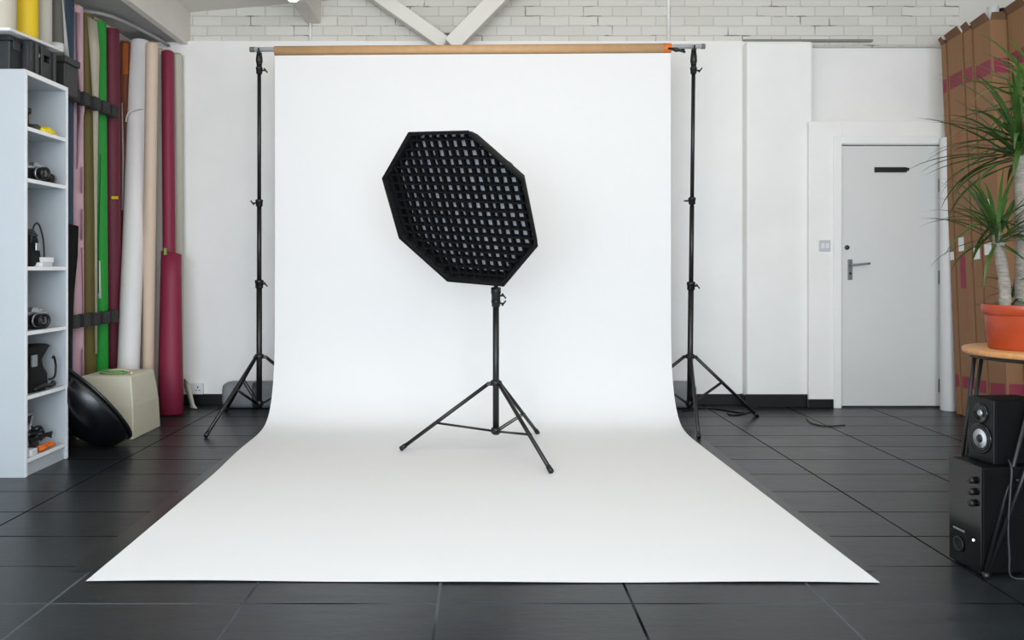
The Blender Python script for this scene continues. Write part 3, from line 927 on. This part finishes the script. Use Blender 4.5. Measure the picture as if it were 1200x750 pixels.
# shelf 4
z = shelf_z[3]
camera((-2.405, 4.47, z), math.radians(68), 1.12, 'black and silver camera with round lens on the fourth shelf')
t = thing('lens_case', 'low black lens pouch behind the camera on the fourth shelf', 'pouch', (-2.45, 4.36, z))
MB().lathe([(.04, 0), (.046, .01), (.046, .13), (.038, .145), (0, .15)], 24).build('body', M_fabric, t)
MB().tube([(-.03, 0, .148), (0, 0, .165), (.03, 0, .148)], .005, 8).build('handle', M_blackp, t)
# shelf 5
z = shelf_z[4]
t = thing('equipment_bag', 'bulging black equipment bag with flared top on the fifth shelf', 'bag', (-2.42, 4.455, z))
rows = []
n = 20
for zz, rx, ry, cy in ((0, .06, .11, 0), (.02, .075, .125, 0), (.09, .075, .115, -.01), (.13, .07, .09, -.03), (.17, .065, .085, -.02), (.21, .072, .11, .0), (.235, .07, .125, .02), (.245, .05, .10, .02)):
    rows.append([(rx * math.copysign(abs(math.cos(a)) ** .7, math.cos(a)) + .004 * math.sin(5 * a + zz * 40), cy + ry * math.copysign(abs(math.sin(a)) ** .7, math.sin(a)), zz) for a in [2 * PI * k / n for k in range(n + 1)]])
m = MB().sheet(rows); m.add(rows[-1][:-1], [tuple(range(n))], 0, False); m.add(rows[0][:-1], [tuple(range(n))], 0, False)
m.build('body', M_fabric, t)
MB().box((.07, -.10, .14), (.078, -.05, .20)).build('patch', M_silver, t, label='silver grey patch')
m = MB().tube(smooth_path([(.06, .10, .05), (.07, .14, .06), (.07, .155, .12), (.07, .135, .17), (.07, .12, .165)], 6), .006, 8)
m.build('cable', M_cable, t)
MB().tube(smooth_path([(.06, -.06, .015), (.08, 0, .03), (.08, .08, .02), (.07, .13, .03), (.06, .15, .015)], 6), .012, 8).build('side_strap', M_blackp, t)
# shelf 6
z = shelf_z[5]
t = thing('light_bracket', 'silver edged black folding frame leaning on the bottom shelf', 'frame', (-2.41, 4.40, z))
m = MB()
qa = [(-.0, -.07, .0), (.0, .02, .0), (.0, .08, .20), (.0, -.06, .20)]
for i in range(4):
    m.tube([qa[i], qa[(i + 1) % 4]], .008, 8)
m.tube([(0, .02, 0.02), (.0, .02, .1), (0, .05, .15)], .006, 8)
m.build('rim', M_silver, t)
MB().add([(-.004, -.065, .005), (-.004, .018, .005), (-.004, .074, .195), (-.004, -.055, .195)], [(0, 1, 2, 3)], 0, False).build('panel', M_blackp, t, solid=.004)
random.seed(3)
cb = MB()
for j in range(11):
    cx0, cy0 = -.012 + .01 * random.uniform(-1, 1), .0 + random.uniform(-.03, .03)
    R_ = random.uniform(.035, .065)
    tilt = random.uniform(.2, 1.0)
    pts = []
    for k in range(15):
        a = 2 * PI * k / 14 * 1.0
        pts.append((cx0 + .35 * R_ * math.cos(a) * math.cos(tilt), cy0 + R_ * math.sin(a), .012 + .014 * j * .4 + max(0, .055 * math.cos(a + j) * math.sin(tilt)) + .004))
    cb.tube(smooth_path(pts, 2), .0045, 7)
for j in range(3):
    yy = .06 + .012 * j
    cb.tube(smooth_path([(.0, .03, .02 + .012 * j), (.01, .07, .035 + .01 * j - .004 * j), (.014, .115 + .004 * j, .02 + .012 * j)], 4), .006, 7)
o = cb.build('cable_bundle', M_cable)
o.location = (-2.385, 4.485, z + .03)
tag(o, 'tangled bundle of black cables on the bottom shelf', 'cables')
o = MB().tube(smooth_path([(0, -.07, 0), (.012, -.03, .004), (0, .02, .002), (.01, .07, .006), (-.01, .05, .012), (0, -.03, .012), (-.01, -.06, .01)], 5), .011, 8).build('orange_cable', mat('orange_lead', 'd9691a', .5, var=.15, scale=60))
o.location = (-2.352, 4.50, z + .012)
tag(o, 'coiled orange lead under the black cables on the bottom shelf', 'cable')
o = MB().box((-.025, -.035, 0), (.025, .03, .035)).build('plug_adaptor', M_white, bevel=.005); o.location = (-2.36, 4.365, z)
tag(o, 'small white plug adaptor at the front of the bottom shelf', 'adaptor')
o = MB().box((-.06, -.06, 0), (.05, .06, .03)).build('battery_case', M_darkp, bevel=.006); o.location = (-2.47, 4.51, z)
tag(o, 'flat dark grey case under the cables on the bottom shelf', 'case')

for ob_, y0_, y1_ in [(c_, *((0, th) if i_ == 0 else (W - th, W))) for i_, c_ in enumerate([c for c in bc.children if c.name.startswith('side_panel')])]:
    MB().box((0, y0_ + .001, .002), (.0012, y1_ - .001, BZ - .002)).build('lit_edge', M_edge, ob_)
tp_ = [c for c in bc.children if c.name.startswith('top_panel')][0]
MB().box((-.001, th, BZ - .025), (.0005, W - th, BZ - .001)).build('lit_edge', M_edge, tp_)
# on top of the bookcase
t = thing('storage_case', 'black plastic case on the bookcase top under the cream roll', 'case', (-2.50, 4.33, BZ))
MB().box((-.16, -.055, 0), (.085, .055, .15)).build('body', mat('blue_black_plastic', '1c2427', .5), t, bevel=.006)
MB().box((-.165, -.06, .15), (.09, .06, .172)).build('lid', M_blackp, t, bevel=.004)
MB().box((.085, -.03, .11), (.093, .03, .155)).build('latch', M_darkp, t, bevel=.002)
t = thing('equipment_crate', 'dark grey crate with handle slot on the bookcase top under the yellow roll', 'crate', (-2.52, 4.52, BZ))
m = MB().box((-.15, -.12, 0), (.15, .12, .02)).box((-.15, -.12, .02), (-.13, .12, .178)).box((-.13, -.12, .02), (.13, -.10, .178)).box((-.13, .10, .02), (.13, .12, .178))
m.box((.13, -.12, .02), (.15, .12, .10)).box((.13, -.12, .14), (.15, .12, .178)).box((.13, -.12, .10), (.15, -.05, .14)).box((.13, .07, .10), (.15, .12, .14))
m.build('body', M_darkp, t, bevel=.003)
for yy in (-.08, -.03, .10):
    MB().box((.15, yy - .012, 0), (.162, yy + .012, .178)).build('rib', M_darkp, t, bevel=.003)
MB().lathe([(.012, 0), (.012, .006), (.0, .008)], 14, T(.15, -.055, .12) @ Matrix.Rotation(PI / 2, 4, 'Y')).build('stud', M_silver, t)
o = MB()
bA, bB = Vector((-2.372, 4.20, 2.263)), Vector((-2.372, 4.74, 2.292))
bdz = Vector((0, 0, .016)); bdx = Vector((-.30, 0, 0))
o = MB().hexa([bA, bB, bB + bdx, bA + bdx], [bA + bdz, bB + bdz, bB + bdx + bdz, bA + bdx + bdz]).build('white_board', M_white, bevel=.004)
tag(o, 'white board resting on the dark crates above the bookcase', 'board')
def zboard(y):
    return 2.279 + (y - 4.20) * .0537 + .002
for px, X, r, c, lab, mn in ((3.5, -2.47, .062, 'b9b4a4', 'short cream paper roll standing on the board above the black case', 'short_cream_paper'),
                             (31, -2.47, .058, 'dcbc1c', 'short yellow paper roll standing on the board above the bookcase', 'yellow_paper'),
                             (50.5, -2.47, .046, 'b3b1a8', 'short pale grey paper roll standing beside the yellow one', 'pale_grey_paper')):
    Y = wallpx(px, X)
    paper_roll((X, Y, zboard(Y)), (X, Y, 2.80), r, c, lab, mn)
X = -2.50; Y = wallpx(66, X)
t, L, mmx = paper_roll((X, Y, 2.30), (X, Y, 2.80), .046, '5b5b57', 'short charcoal paper roll with pale band at its foot', 'charcoal_paper')
MB().lathe([(.0475, .035), (.0475, .085)], 28).build('pale_band', M_white, t)
m = MB().sheet([[(.042, -.02, .38), (.045, -.015, .38)], [(.046, -.018, .28), (.052, -.01, .28)], [(.05, -.01, .12), (.064, .0, .12)], [(.05, -.005, .01), (.072, .01, .01)]]); m.build('loose_flap', mat('grey_flap', 'a9aaa6', .6), t, solid=.003)
t = thing('wall_bracket', 'dark grey wall bracket carrying the short charcoal roll', 'bracket', (-2.70, Y, 2.10))
MB().box((-.02, -.09, .16), (.30, .09, .198)).build('plate', M_darkp, t, bevel=.004)
MB().box((.20, -.075, -.02), (.29, .075, .16)).build('block', M_darkp, t, bevel=.008)
MB().box((-.02, -.03, .02), (.20, .03, .16)).build('arm', M_darkp, t, bevel=.004)

# ------------------------------------------------------------------ cream tapered box, dish
t = thing('cream_box', 'cream tapered box standing on the floor below the paper rolls', 'box', (-2.35, 5.43, 0))
def rrect(x0, x1, y0, y1, z, r=.02, n=4):
    out = []
    for cx_, cy_, a0 in ((x1 - r, y1 - r, 0), (x0 + r, y1 - r, 90), (x0 + r, y0 + r, 180), (x1 - r, y0 + r, 270)):
        for k in range(n + 1):
            a = math.radians(a0 + 90 * k / n)
            out.append(Vector((cx_ + r * math.cos(a), cy_ + r * math.sin(a), z)))
    return out
ox, oy = 2.35, -5.43
def rr2(x0, x1, y0, y1, z, r=.02):
    return [v + Vector((ox, oy, 0)) for v in rrect(x0, x1, y0, y1, z, r)]
m = MB()
def q4(x0, x1, y0, y1, z):
    return [Vector((x0 + ox, y0 + oy, z)), Vector((x1 + ox, y0 + oy, z)), Vector((x1 + ox, y1 + oy, z)), Vector((x0 + ox, y1 + oy, z))]
L4 = [q4(-2.535, -2.172, 5.212, 5.648, 0), q4(-2.53, -2.180, 5.222, 5.64, .20), q4(-2.525, -2.206, 5.25, 5.622, .388), q4(-2.50, -2.235, 5.28, 5.595, .394)]
m.add([v for r in L4 for v in r], [(i * 4 + k, i * 4 + (k + 1) % 4, (i + 1) * 4 + (k + 1) % 4, (i + 1) * 4 + k) for i in range(3) for k in range(4)] + [(3, 2, 1, 0), (12, 13, 14, 15)], 0, False)
m.build('body', M_cream, t, bevel=.007, ang=20)
MB().tube([Vector((-2.215, 5.255, .385)) + Vector((ox, oy, 0)), Vector((-2.195, 5.238, .22)) + Vector((ox, oy, 0)), Vector((-2.176, 5.219, .01)) + Vector((ox, oy, 0))], .006, 8).build('corner_seam', M_cream, t)
t = thing('green_strap', 'coiled green and cream strap lying on the cream box', 'strap', (-2.36, 5.36, .393))
MB().tube(smooth_path([(-.08, -.02, .006), (-.03, -.06, .008), (.05, -.05, .01), (.08, .0, .008), (.03, .05, .012), (-.05, .05, .016), (-.08, .0, .018), (-.02, -.04, .02), (.06, -.02, .016)], 6), .006, 8).build('webbing', mat('green_webbing', '6f9a5c', .7), t)
MB().tube(smooth_path([(-.07, .02, .004), (.0, .03, .022), (.09, .02, .014), (.12, -.02, .006)], 6), .007, 8).build('cord', mat('cream_cord', 'cfc6a2', .7), t)

dn = Vector((.53, .56, .63)).normalized()
dc = Vector((-2.325, 4.972, .277))
q = dn.to_track_quat('Z', 'Y')
t = thing('beauty_dish', 'large black reflector dish leaning on the floor beside the bookcase', 'reflector dish', dc, q.to_euler())
Rd = .307
MB().lathe([(Rd, 0), (Rd * .985, -.04), (Rd * .93, -.088), (Rd * .80, -.132), (Rd * .6, -.168), (Rd * .33, -.192), (.07, -.2), (.07, -.19), (Rd * .33, -.182), (Rd * .59, -.158), (Rd * .79, -.122), (Rd * .915, -.08), (Rd * .97, -.035), (Rd * .985, 0)], 56, closed=True).build('bowl', M_dish, t)
MB().lathe([(Rd * .98, .006), (Rd * 1.03, .006), (Rd * 1.035, 0), (Rd * 1.03, -.008), (Rd * .99, -.010)], 56, closed=True).build('lip', M_blackm, t)
MB().lathe([(.045, -.19), (.072, -.19), (.072, -.215), (.045, -.215)], 32, closed=True).build('mount_ring', M_blackm, t)

# ------------------------------------------------------------------ right side: white roll and cartons
b0 = (P(1113, 0, 6.27).x, 6.285, 0); t0 = (b0[0] + .01, 6.31, 2.05)
tt, L, mmx = paper_roll(b0, t0, .058, 'dcdcdc', 'white paper roll standing between the door and the cartons', 'white_roll_paper2', group=None)

tilt = math.atan2(.205, 2.74)
def carton(x0, x1, yb, d, L, label, band_l=True, band_f=False, marks=(), text=None, patches=()):
    """yb: back edge on the floor; leans its top towards the far wall"""
    t = thing('carton', label, 'carton', (x0, yb, 0), (-tilt, 0, 0), 'long cardboard cartons leaning in the corner')
    w = x1 - x0
    wall = .005
    m = MB()
    m.box((0, -d, 0), (w, 0, .006)).box((0, -d, .006), (wall, 0, L)).box((w - wall, -d, .006), (w, 0, L)).box((wall, -d, .006), (w - wall, -d + wall, L)).box((wall, -wall, .006), (w - wall, 0, L))
    m.build('body', M_carton, t)
    fl = MB().hexa([(0, -d + .004, L), (.004, -d + .004, L), (.004, -.004, L), (0, -.004, L)], [(-.03, -d + .01, L + .055), (-.026, -d + .01, L + .055), (-.026, -.012, L + .045), (-.03, -.012, L + .045)])
    fl.hexa([(.006, -d, L), (w - .006, -d, L), (w - .006, -d + .004, L), (.006, -d + .004, L)], [(.012, -d - .01, L + .05), (w - .012, -d - .006, L + .06), (w - .012, -d - .002, L + .06), (.012, -d - .006, L + .05)])
    fl.hexa([(.006, -.004, L), (w - .006, -.004, L), (w - .006, 0, L), (.006, 0, L)], [(.012, -.0, L + .05), (w - .012, -.0, L + .05), (w - .012, .004, L + .05), (.012, .004, L + .05)])
    fl.build('flap', M_carton_in, t)
    for za, zb3 in ((L - .37, L - .27), (.20, .285)):
        MB().box((-.0012, -d * .92, za), (0, -d * .08, zb3)).build('printed_band', M_maroon, t)
        MB().box((w * .1, -d - .0012, za), (w * .92, -d, zb3)).build('printed_band', M_maroon, t)
    for (ya, yb_, za, zb3) in patches:
        MB().box((-.0012, -d * yb_, za), (0, -d * ya, zb3)).build('printed_patch', M_maroon, t)
    for (ya, yb_, za, zb3) in marks:
        MB().box((-.0018, -d * yb_, za), (0, -d * ya, zb3)).build('white_label', M_white, t, label='white shipping label')
    if d > .1 and not band_f:
        pm = MB()
        for zc_ in (.62, 1.75):
            for k in range(16):
                zz = zc_ + k * .021
                if k in (5, 10):
                    continue
                pm.box((-.0009, -d * .62, zz), (0, -d * .62 + .018, zz + .013))
        pm.build('printed_line', M_redink, t)['kind'] = 'stuff'
    if text:
        for s, z, size, rot in text:
            cu = bpy.data.curves.new('printed_text', 'FONT')
            cu.body = s
            cu.size = size
            cu.align_x = 'CENTER'; cu.align_y = 'CENTER'
            cu.extrude = .0003
            cu.materials.append(M_redink)
            tmp = bpy.data.objects.new('printed_text', cu)
            col.objects.link(tmp)
            me = bpy.data.meshes.new_from_object(tmp.evaluated_get(bpy.context.evaluated_depsgraph_get()))
            bpy.data.objects.remove(tmp); bpy.data.curves.remove(cu)
            ot = bpy.data.objects.new('printed_text', me)
            col.objects.link(ot)
            ot.parent = t
            # on the face that looks towards the room (-X)
            Mx = Matrix(((0, 0, -1), (-1, 0, 0), (0, 1, 0))).to_4x4()
            ot.matrix_local = T(-.0008, -d / 2, z) @ Mx @ Matrix.Rotation(rot, 4, 'Z')
    return t
X0 = 3.48
carton(X0, X0 + .2, 6.135, .058, 2.76, 'thin cardboard carton leaning next to the door, deepest in the corner', marks=[(.1, .9, 1.13, 1.19)])
carton(X0, X0 + .2, 6.052, .188, 2.77, 'cardboard carton with large red printing, second from the door', text=[('2', 2.06, .16, 0), ('BACKGROUND', .55, .05, PI / 2)][:1], marks=[(.2, .55, 1.19, 1.29)], patches=[(.25, .6, .92, 1.16)])
carton(X0 - .0, X0 + .2, 5.84, .095, 2.775, 'narrow cardboard carton between two wider cartons, printed in red', text=[('2', 2.02, .12, 0)], marks=[(.1, .85, 1.13, 1.23)])
tD = carton(X0, X0 + .145, 5.722, .195, 2.765, 'cardboard carton with white tube end poking from its top', text=[('272', 1.95, .10, PI / 2)], marks=[(.25, .55, 1.43, 1.54), (.1, .5, 1.16, 1.24)])
carton(X0 + .105, X0 + .255, 5.50, .20, 2.80, 'cardboard carton leaning behind the potted plant, closest to the round table')
# small vertical printing down the cartons
# white tube end and black cap stand in carton D
Lz = 2.765
ct = thing('paper_roll', 'white tube with black end poking from a cardboard carton', 'paper roll', (X0 + .07, 5.722, 0), (-tilt, 0, 0))
MB().lathe([(.025, Lz - .9), (.038, Lz - .9), (.038, Lz + .105), (.025, Lz + .105)], 24, T(-.018, -.15, 0), closed=True).build('paper', M_white, ct)
MB().lathe([(.0, Lz - .6), (.022, Lz - .6), (.029, Lz + .09), (.0, Lz + .092)], 20, T(.042, -.155, 0)).build('end_plug', M_blackp, ct)

# ------------------------------------------------------------------ round table, plant, speakers
TX, TY, TZ, TR = 2.10, 3.09, .770, .285
t = thing('side_table', 'round pale wood side table on thin black metal legs', 'table', (TX, TY, 0))
MB().lathe([(0, TZ), (TR - .004, TZ), (TR, TZ - .004), (TR, TZ - .018), (TR - .004, TZ - .022), (0, TZ - .022)], 64).build('tabletop', M_wood, t)
MB().lathe([(TR - .045, TZ - .022), (TR - .022, TZ - .022), (TR - .022, TZ - .036), (TR - .045, TZ - .036)], 48, closed=True).build('ring_frame', M_blackm, t)
legs = [((1.734, 2.88), [(1.975, 2.955), (2.005, 2.875)]), ((1.889, 3.345), [(1.886, 3.20), (1.942, 3.245)]), ((2.47, 3.30), [(2.26, 3.23), (2.22, 3.28)]), ((2.36, 2.86), [(2.27, 2.93), (2.22, 2.89)])]
mids = []
for (fx, fy), tops in legs:
    L = MB()
    f = Vector((fx - TX, fy - TY, .010))
    for k, (tx, ty) in enumerate(tops):
        L.tube([Vector((tx - TX, ty - TY, TZ - .022)), f + Vector((.004 * (1 if k else -1), 0, 0))], .0075, 10)
    L.tube([f + Vector((0, 0, .012)), f - Vector((0, 0, .010))], .012, 10)
    L.build('leg', M_blackm, t)
    a = Vector(((tops[0][0] + tops[1][0]) / 2 - TX, (tops[0][1] + tops[1][1]) / 2 - TY, TZ - .022))
    mids.append((a.lerp(f, .56), a.lerp(f, .66)))
for k in range(4):
    if k == 0:
        continue
    MB().tube([mids[k][0], mids[(k + 1) % 4][0]], .006, 8).build('rung', M_blackm, t)
MB().tube([mids[3][1] * 1.0, mids[2][1]], .006, 8).build('rung', M_blackm, t)

pc = Vector((1.998, 3.09, TZ))
t = thing('potted_plant', 'spiky leaved dracaena plant in a terracotta pot on the round table', 'plant', pc)
MB().lathe([(0, 0), (.108, 0), (.112, .004), (.122, .125), (.1245, .127), (.1255, .128), (.131, .130), (.134, .162), (.133, .165), (.127, .165), (.124, .14), (.112, .012), (0, .010)], 48).build('pot', M_terra, t)
MB().lathe([(0, .150), (.06, .152), (.1235, .146)], 32).build('soil', M_soil, t)
def trunk(pts, r, nm='trunk'):
    pts = smooth_path(pts, 8)
    rs = [r * (1 + .07 * math.sin(i * 1.9) - .15 * i / len(pts)) for i in range(len(pts))]
    return MB().tube(pts, rs, 14).build(nm, M_trunk, t)
def loc(px, py, Y):
    return P(px, py, Y) - pc
T1 = loc(1168, 272, 3.06); T2 = loc(1196, 178, 3.09)
trunk([(-.095 + .01, -.03, .14), (-.088, -.03, .25), T1], .021)
trunk([(.0, .0, .14), (.004, .0, .35), (-.002, 0, .55), T2], .029)
trunk([(.05, .03, .14), (.07, .04, .4), (.10, .05, .9)], .024)
random.seed(21)
def crown(c, n, L0, L1, e0, e1, m, droop=.9, w=.011, az=None):
    mb = MB()
    for i in range(n):
        a = az(i) if az else (i * 2.39996 + random.uniform(-.25, .25))
        el = random.uniform(e0, e1)
        L = random.uniform(L0, L1)
        d = Vector((math.cos(a), math.sin(a), 0))
        side = Vector((-d.y, d.x, 0))
        p = Vector(c) + Vector((0, 0, random.uniform(-.05, .05))) + d * .008
        ang = el
        ns = 9
        dr = droop * random.uniform(.5, 1.3)
        row = []
        for k in range(ns + 1):
            f = k / ns
            ww = w * (.55 + .9 * f if f < .35 else .87 * (1 - ((f - .35) / .65) ** 1.6) + .02)
            up = Vector((0, 0, 1)) * math.cos(ang) - d * math.sin(ang)
            row.append([p - side * ww + up * ww * .35, p, p + side * ww + up * ww * .35])
            p = p + (d * math.cos(ang) + Vector((0, 0, 1)) * math.sin(ang)) * (L / ns)
            ang -= dr * (1.6 * f + .25) / ns
        mb.sheet(row)
    return mb.build('foliage', m, t, fix=False)
crown(T1, 70, .20, .31, -.45, 1.35, M_leaf, droop=1.0, w=.0078)
crown(T2, 90, .28, .42, -.5, 1.35, M_leaf, droop=.9, w=.011)
crown((.10, .05, .92), 60, .25, .4, -.5, 1.3, M_leaf2, droop=.9, w=.010)
crown(loc(1186, 345, 3.12), 26, .08, .16, -.2, 1.1, M_leaf, droop=1.2, w=.006)

# subwoofer and small speaker under / beside the table
t = thing('subwoofer', 'black subwoofer box on the floor under the round table', 'subwoofer', (1.722, 2.985, 0), (0, 0, math.radians(4)))
MB().box((.006, -.088, .008), (.265, .088, .378)).build('cabinet', M_spk, t, bevel=.006)
MB().box((0, -.088, .008), (.006, .088, .378)).build('front_panel', mat('subwoofer_front', '090a0b', .16, var=.1), t, bevel=.002)
for yy in (-.07, .07):
    for xx in (.03, .24):
        MB().lathe([(.014, 0), (.016, .004), (.014, .010)], 14, T(xx, yy, 0)).build('foot', M_blackp, t)
for k, z in enumerate((.325, .285, .245)):
    MB().lathe([(.012, 0), (.012, .014), (.009, .017), (0, .017)], 18, T(0, -.05, z) @ Matrix.Rotation(-PI / 2, 4, 'Y')).build('knob', M_blackp, t)
MB().lathe([(.004, 0), (.004, .003), (0, .004)], 12, T(0, -.05, .115) @ Matrix.Rotation(-PI / 2, 4, 'Y')).build('power_light', mat('white_led', 'ffffff', .4, var=0, emit='ffffff', estr=2), t)
MB().lathe([(.02, 0), (.028, .001), (.028, .004), (.02, .004), (.016, -.02)], 24, T(-.001, .03, .075) @ Matrix.Rotation(-PI / 2, 4, 'Y')).build('port', M_blackp, t)
MB().box((-.0015, .0, .125), (0, .062, .131)).build('badge', M_silver, t, label='small silver badge')

sp0 = thing('speaker', 'small black bookshelf speaker with pale cone standing on the subwoofer', 'speaker', (1.783, 2.992, .379), (0, 0, math.radians(7)))
SW, SH, SD = .064, .226, .19
MB().box((.008, -SW, 0), (SD, SW, SH)).build('cabinet', M_spk, sp0, bevel=.004)
MB().box((0, -SW, 0), (.008, SW, SH)).build('front_panel', M_spkf, sp0, bevel=.003)
RY = Matrix.Rotation(-PI / 2, 4, 'Y')
w = MB().lathe([(.054, 0), (.054, .004), (.050, .006), (.046, .003)], 36, T(0, -.002, .082) @ RY).build('woofer_frame', mat('gloss_black', '0c0d0e', .12, var=0), sp0)
MB().lathe([(.047, .003), (.043, .006), (.038, .004), (.034, .001)], 36, T(-.001, -.002, .082) @ RY).build('surround', M_blackp, w)
MB().lathe([(.034, .0035), (.028, .001), (.016, -.004 + .006), (.0155, .002)], 36, T(-.001, -.002, .082) @ RY).build('cone', M_cone, w, label='pale grey cone')
MB().lathe([(.016, .002), (.012, .008), (.006, .011), (0, .012)], 28, T(-.001, -.002, .082) @ RY).build('dust_cap', M_blackp, w)
w = MB().lathe([(.036, 0), (.036, .004), (.031, .006), (.022, .002), (.020, .001), (0, .001)], 32, T(0, -.002, .172) @ RY).build('tweeter_frame', mat('gloss_black', '0c0d0e', .12, var=0), sp0)
MB().lathe([(.013, .001), (.011, .006), (.006, .009), (0, .010)], 24, T(0, -.002, .172) @ RY).build('dome', M_silver, w)
MB().lathe([(.003, 0), (.003, .003), (0, .0035)], 10, T(0, .045, .065) @ RY).build('power_light', mat('white_led', 'ffffff', .4, var=0, emit='ffffff', estr=2), sp0)
# second speaker further back on the subwoofer's neighbour box
t = thing('amplifier', 'black amplifier box with round dials standing behind the table leg', 'amplifier', (2.00, 2.90, 0))
MB().box((0, -.0, .012), (.30, .20, .50)).build('cabinet', M_spk, t, bevel=.006)
for (xx, z, r) in ((.045, .46, .014), (.045, .415, .012)):
    MB().lathe([(r, 0), (r, .014), (r * .8, .017), (0, .017)], 18, T(xx, 0, z) @ Matrix.Rotation(PI / 2, 4, 'X')).build('dial', M_silver if z < .45 else M_blackp, t)
for yy in (.03, .17):
    for xx in (.03, .27):
        MB().lathe([(.016, 0), (.016, .012)], 12, T(xx, yy, 0)).build('foot', M_blackp, t)
# speaker cables
o = MB().tube(smooth_path([(1.835, 2.915, .40), (1.822, 2.878, .375), (1.815, 2.874, .30), (1.808, 2.874, .18), (1.812, 2.874, .08), (1.82, 2.874, .008), (1.90, 2.87, .006)], 6), .0032, 8).build('speaker_cable', mat('grey_cable', '333436', .5, var=0))
tag(o, 'thin grey cable hanging down in front of the subwoofer', 'cable')

# ------------------------------------------------------------------ light and camera
def area(name, loc, rot, sx, sy, e, c):
    l = bpy.data.lights.new(name, 'AREA')
    l.shape = 'RECTANGLE'; l.size = sx; l.size_y = sy
    l.energy = e; l.color = c
    o = bpy.data.objects.new(name, l)
    o.location = loc; o.rotation_euler = rot
    col.objects.link(o)
    return o
area('window_daylight', (-.5, -3.4, 1.35), (math.radians(90), 0, 0), 5.4, 2.4, 450, (.82, .905, 1.0))
area('ceiling_light', (-.1, 2.4, 2.9), (math.radians(74), 0, 0), 4.6, 1.0, 25, (1.0, .72, .47))
area('overhead_cool_fill', (-.1, 1.9, 3.0), (math.radians(14), 0, 0), 3.6, 2.6, 43, (.75, .865, 1.0))  # added overhead fill, brightens the paper on the floor with cool light
w = bpy.data.worlds.new('World')
bpy.context.scene.world = w
w.use_nodes = True
bg = w.node_tree.nodes['Background']
bg.inputs['Color'].default_value = (.82, .91, 1.0, 1)
bg.inputs['Strength'].default_value = .46

cam = bpy.data.cameras.new('Camera')
co = bpy.data.objects.new('Camera', cam)
col.objects.link(co)
co.location = (0, 0, H)
co.rotation_euler = (PI / 2, 0, 0)
cam.sensor_fit = 'HORIZONTAL'
cam.sensor_width = 36
cam.lens = 36 * F / 1200
cam.shift_x = (600 - CX) / 1200
cam.shift_y = -(375 - CY) / 1200
cam.clip_start = .05
bpy.context.scene.camera = co
sc = bpy.context.scene
sc.view_settings.view_transform = 'Standard'
sc.view_settings.look = 'None'
sc.view_settings.exposure = .05
sc.cycles.max_bounces = 8
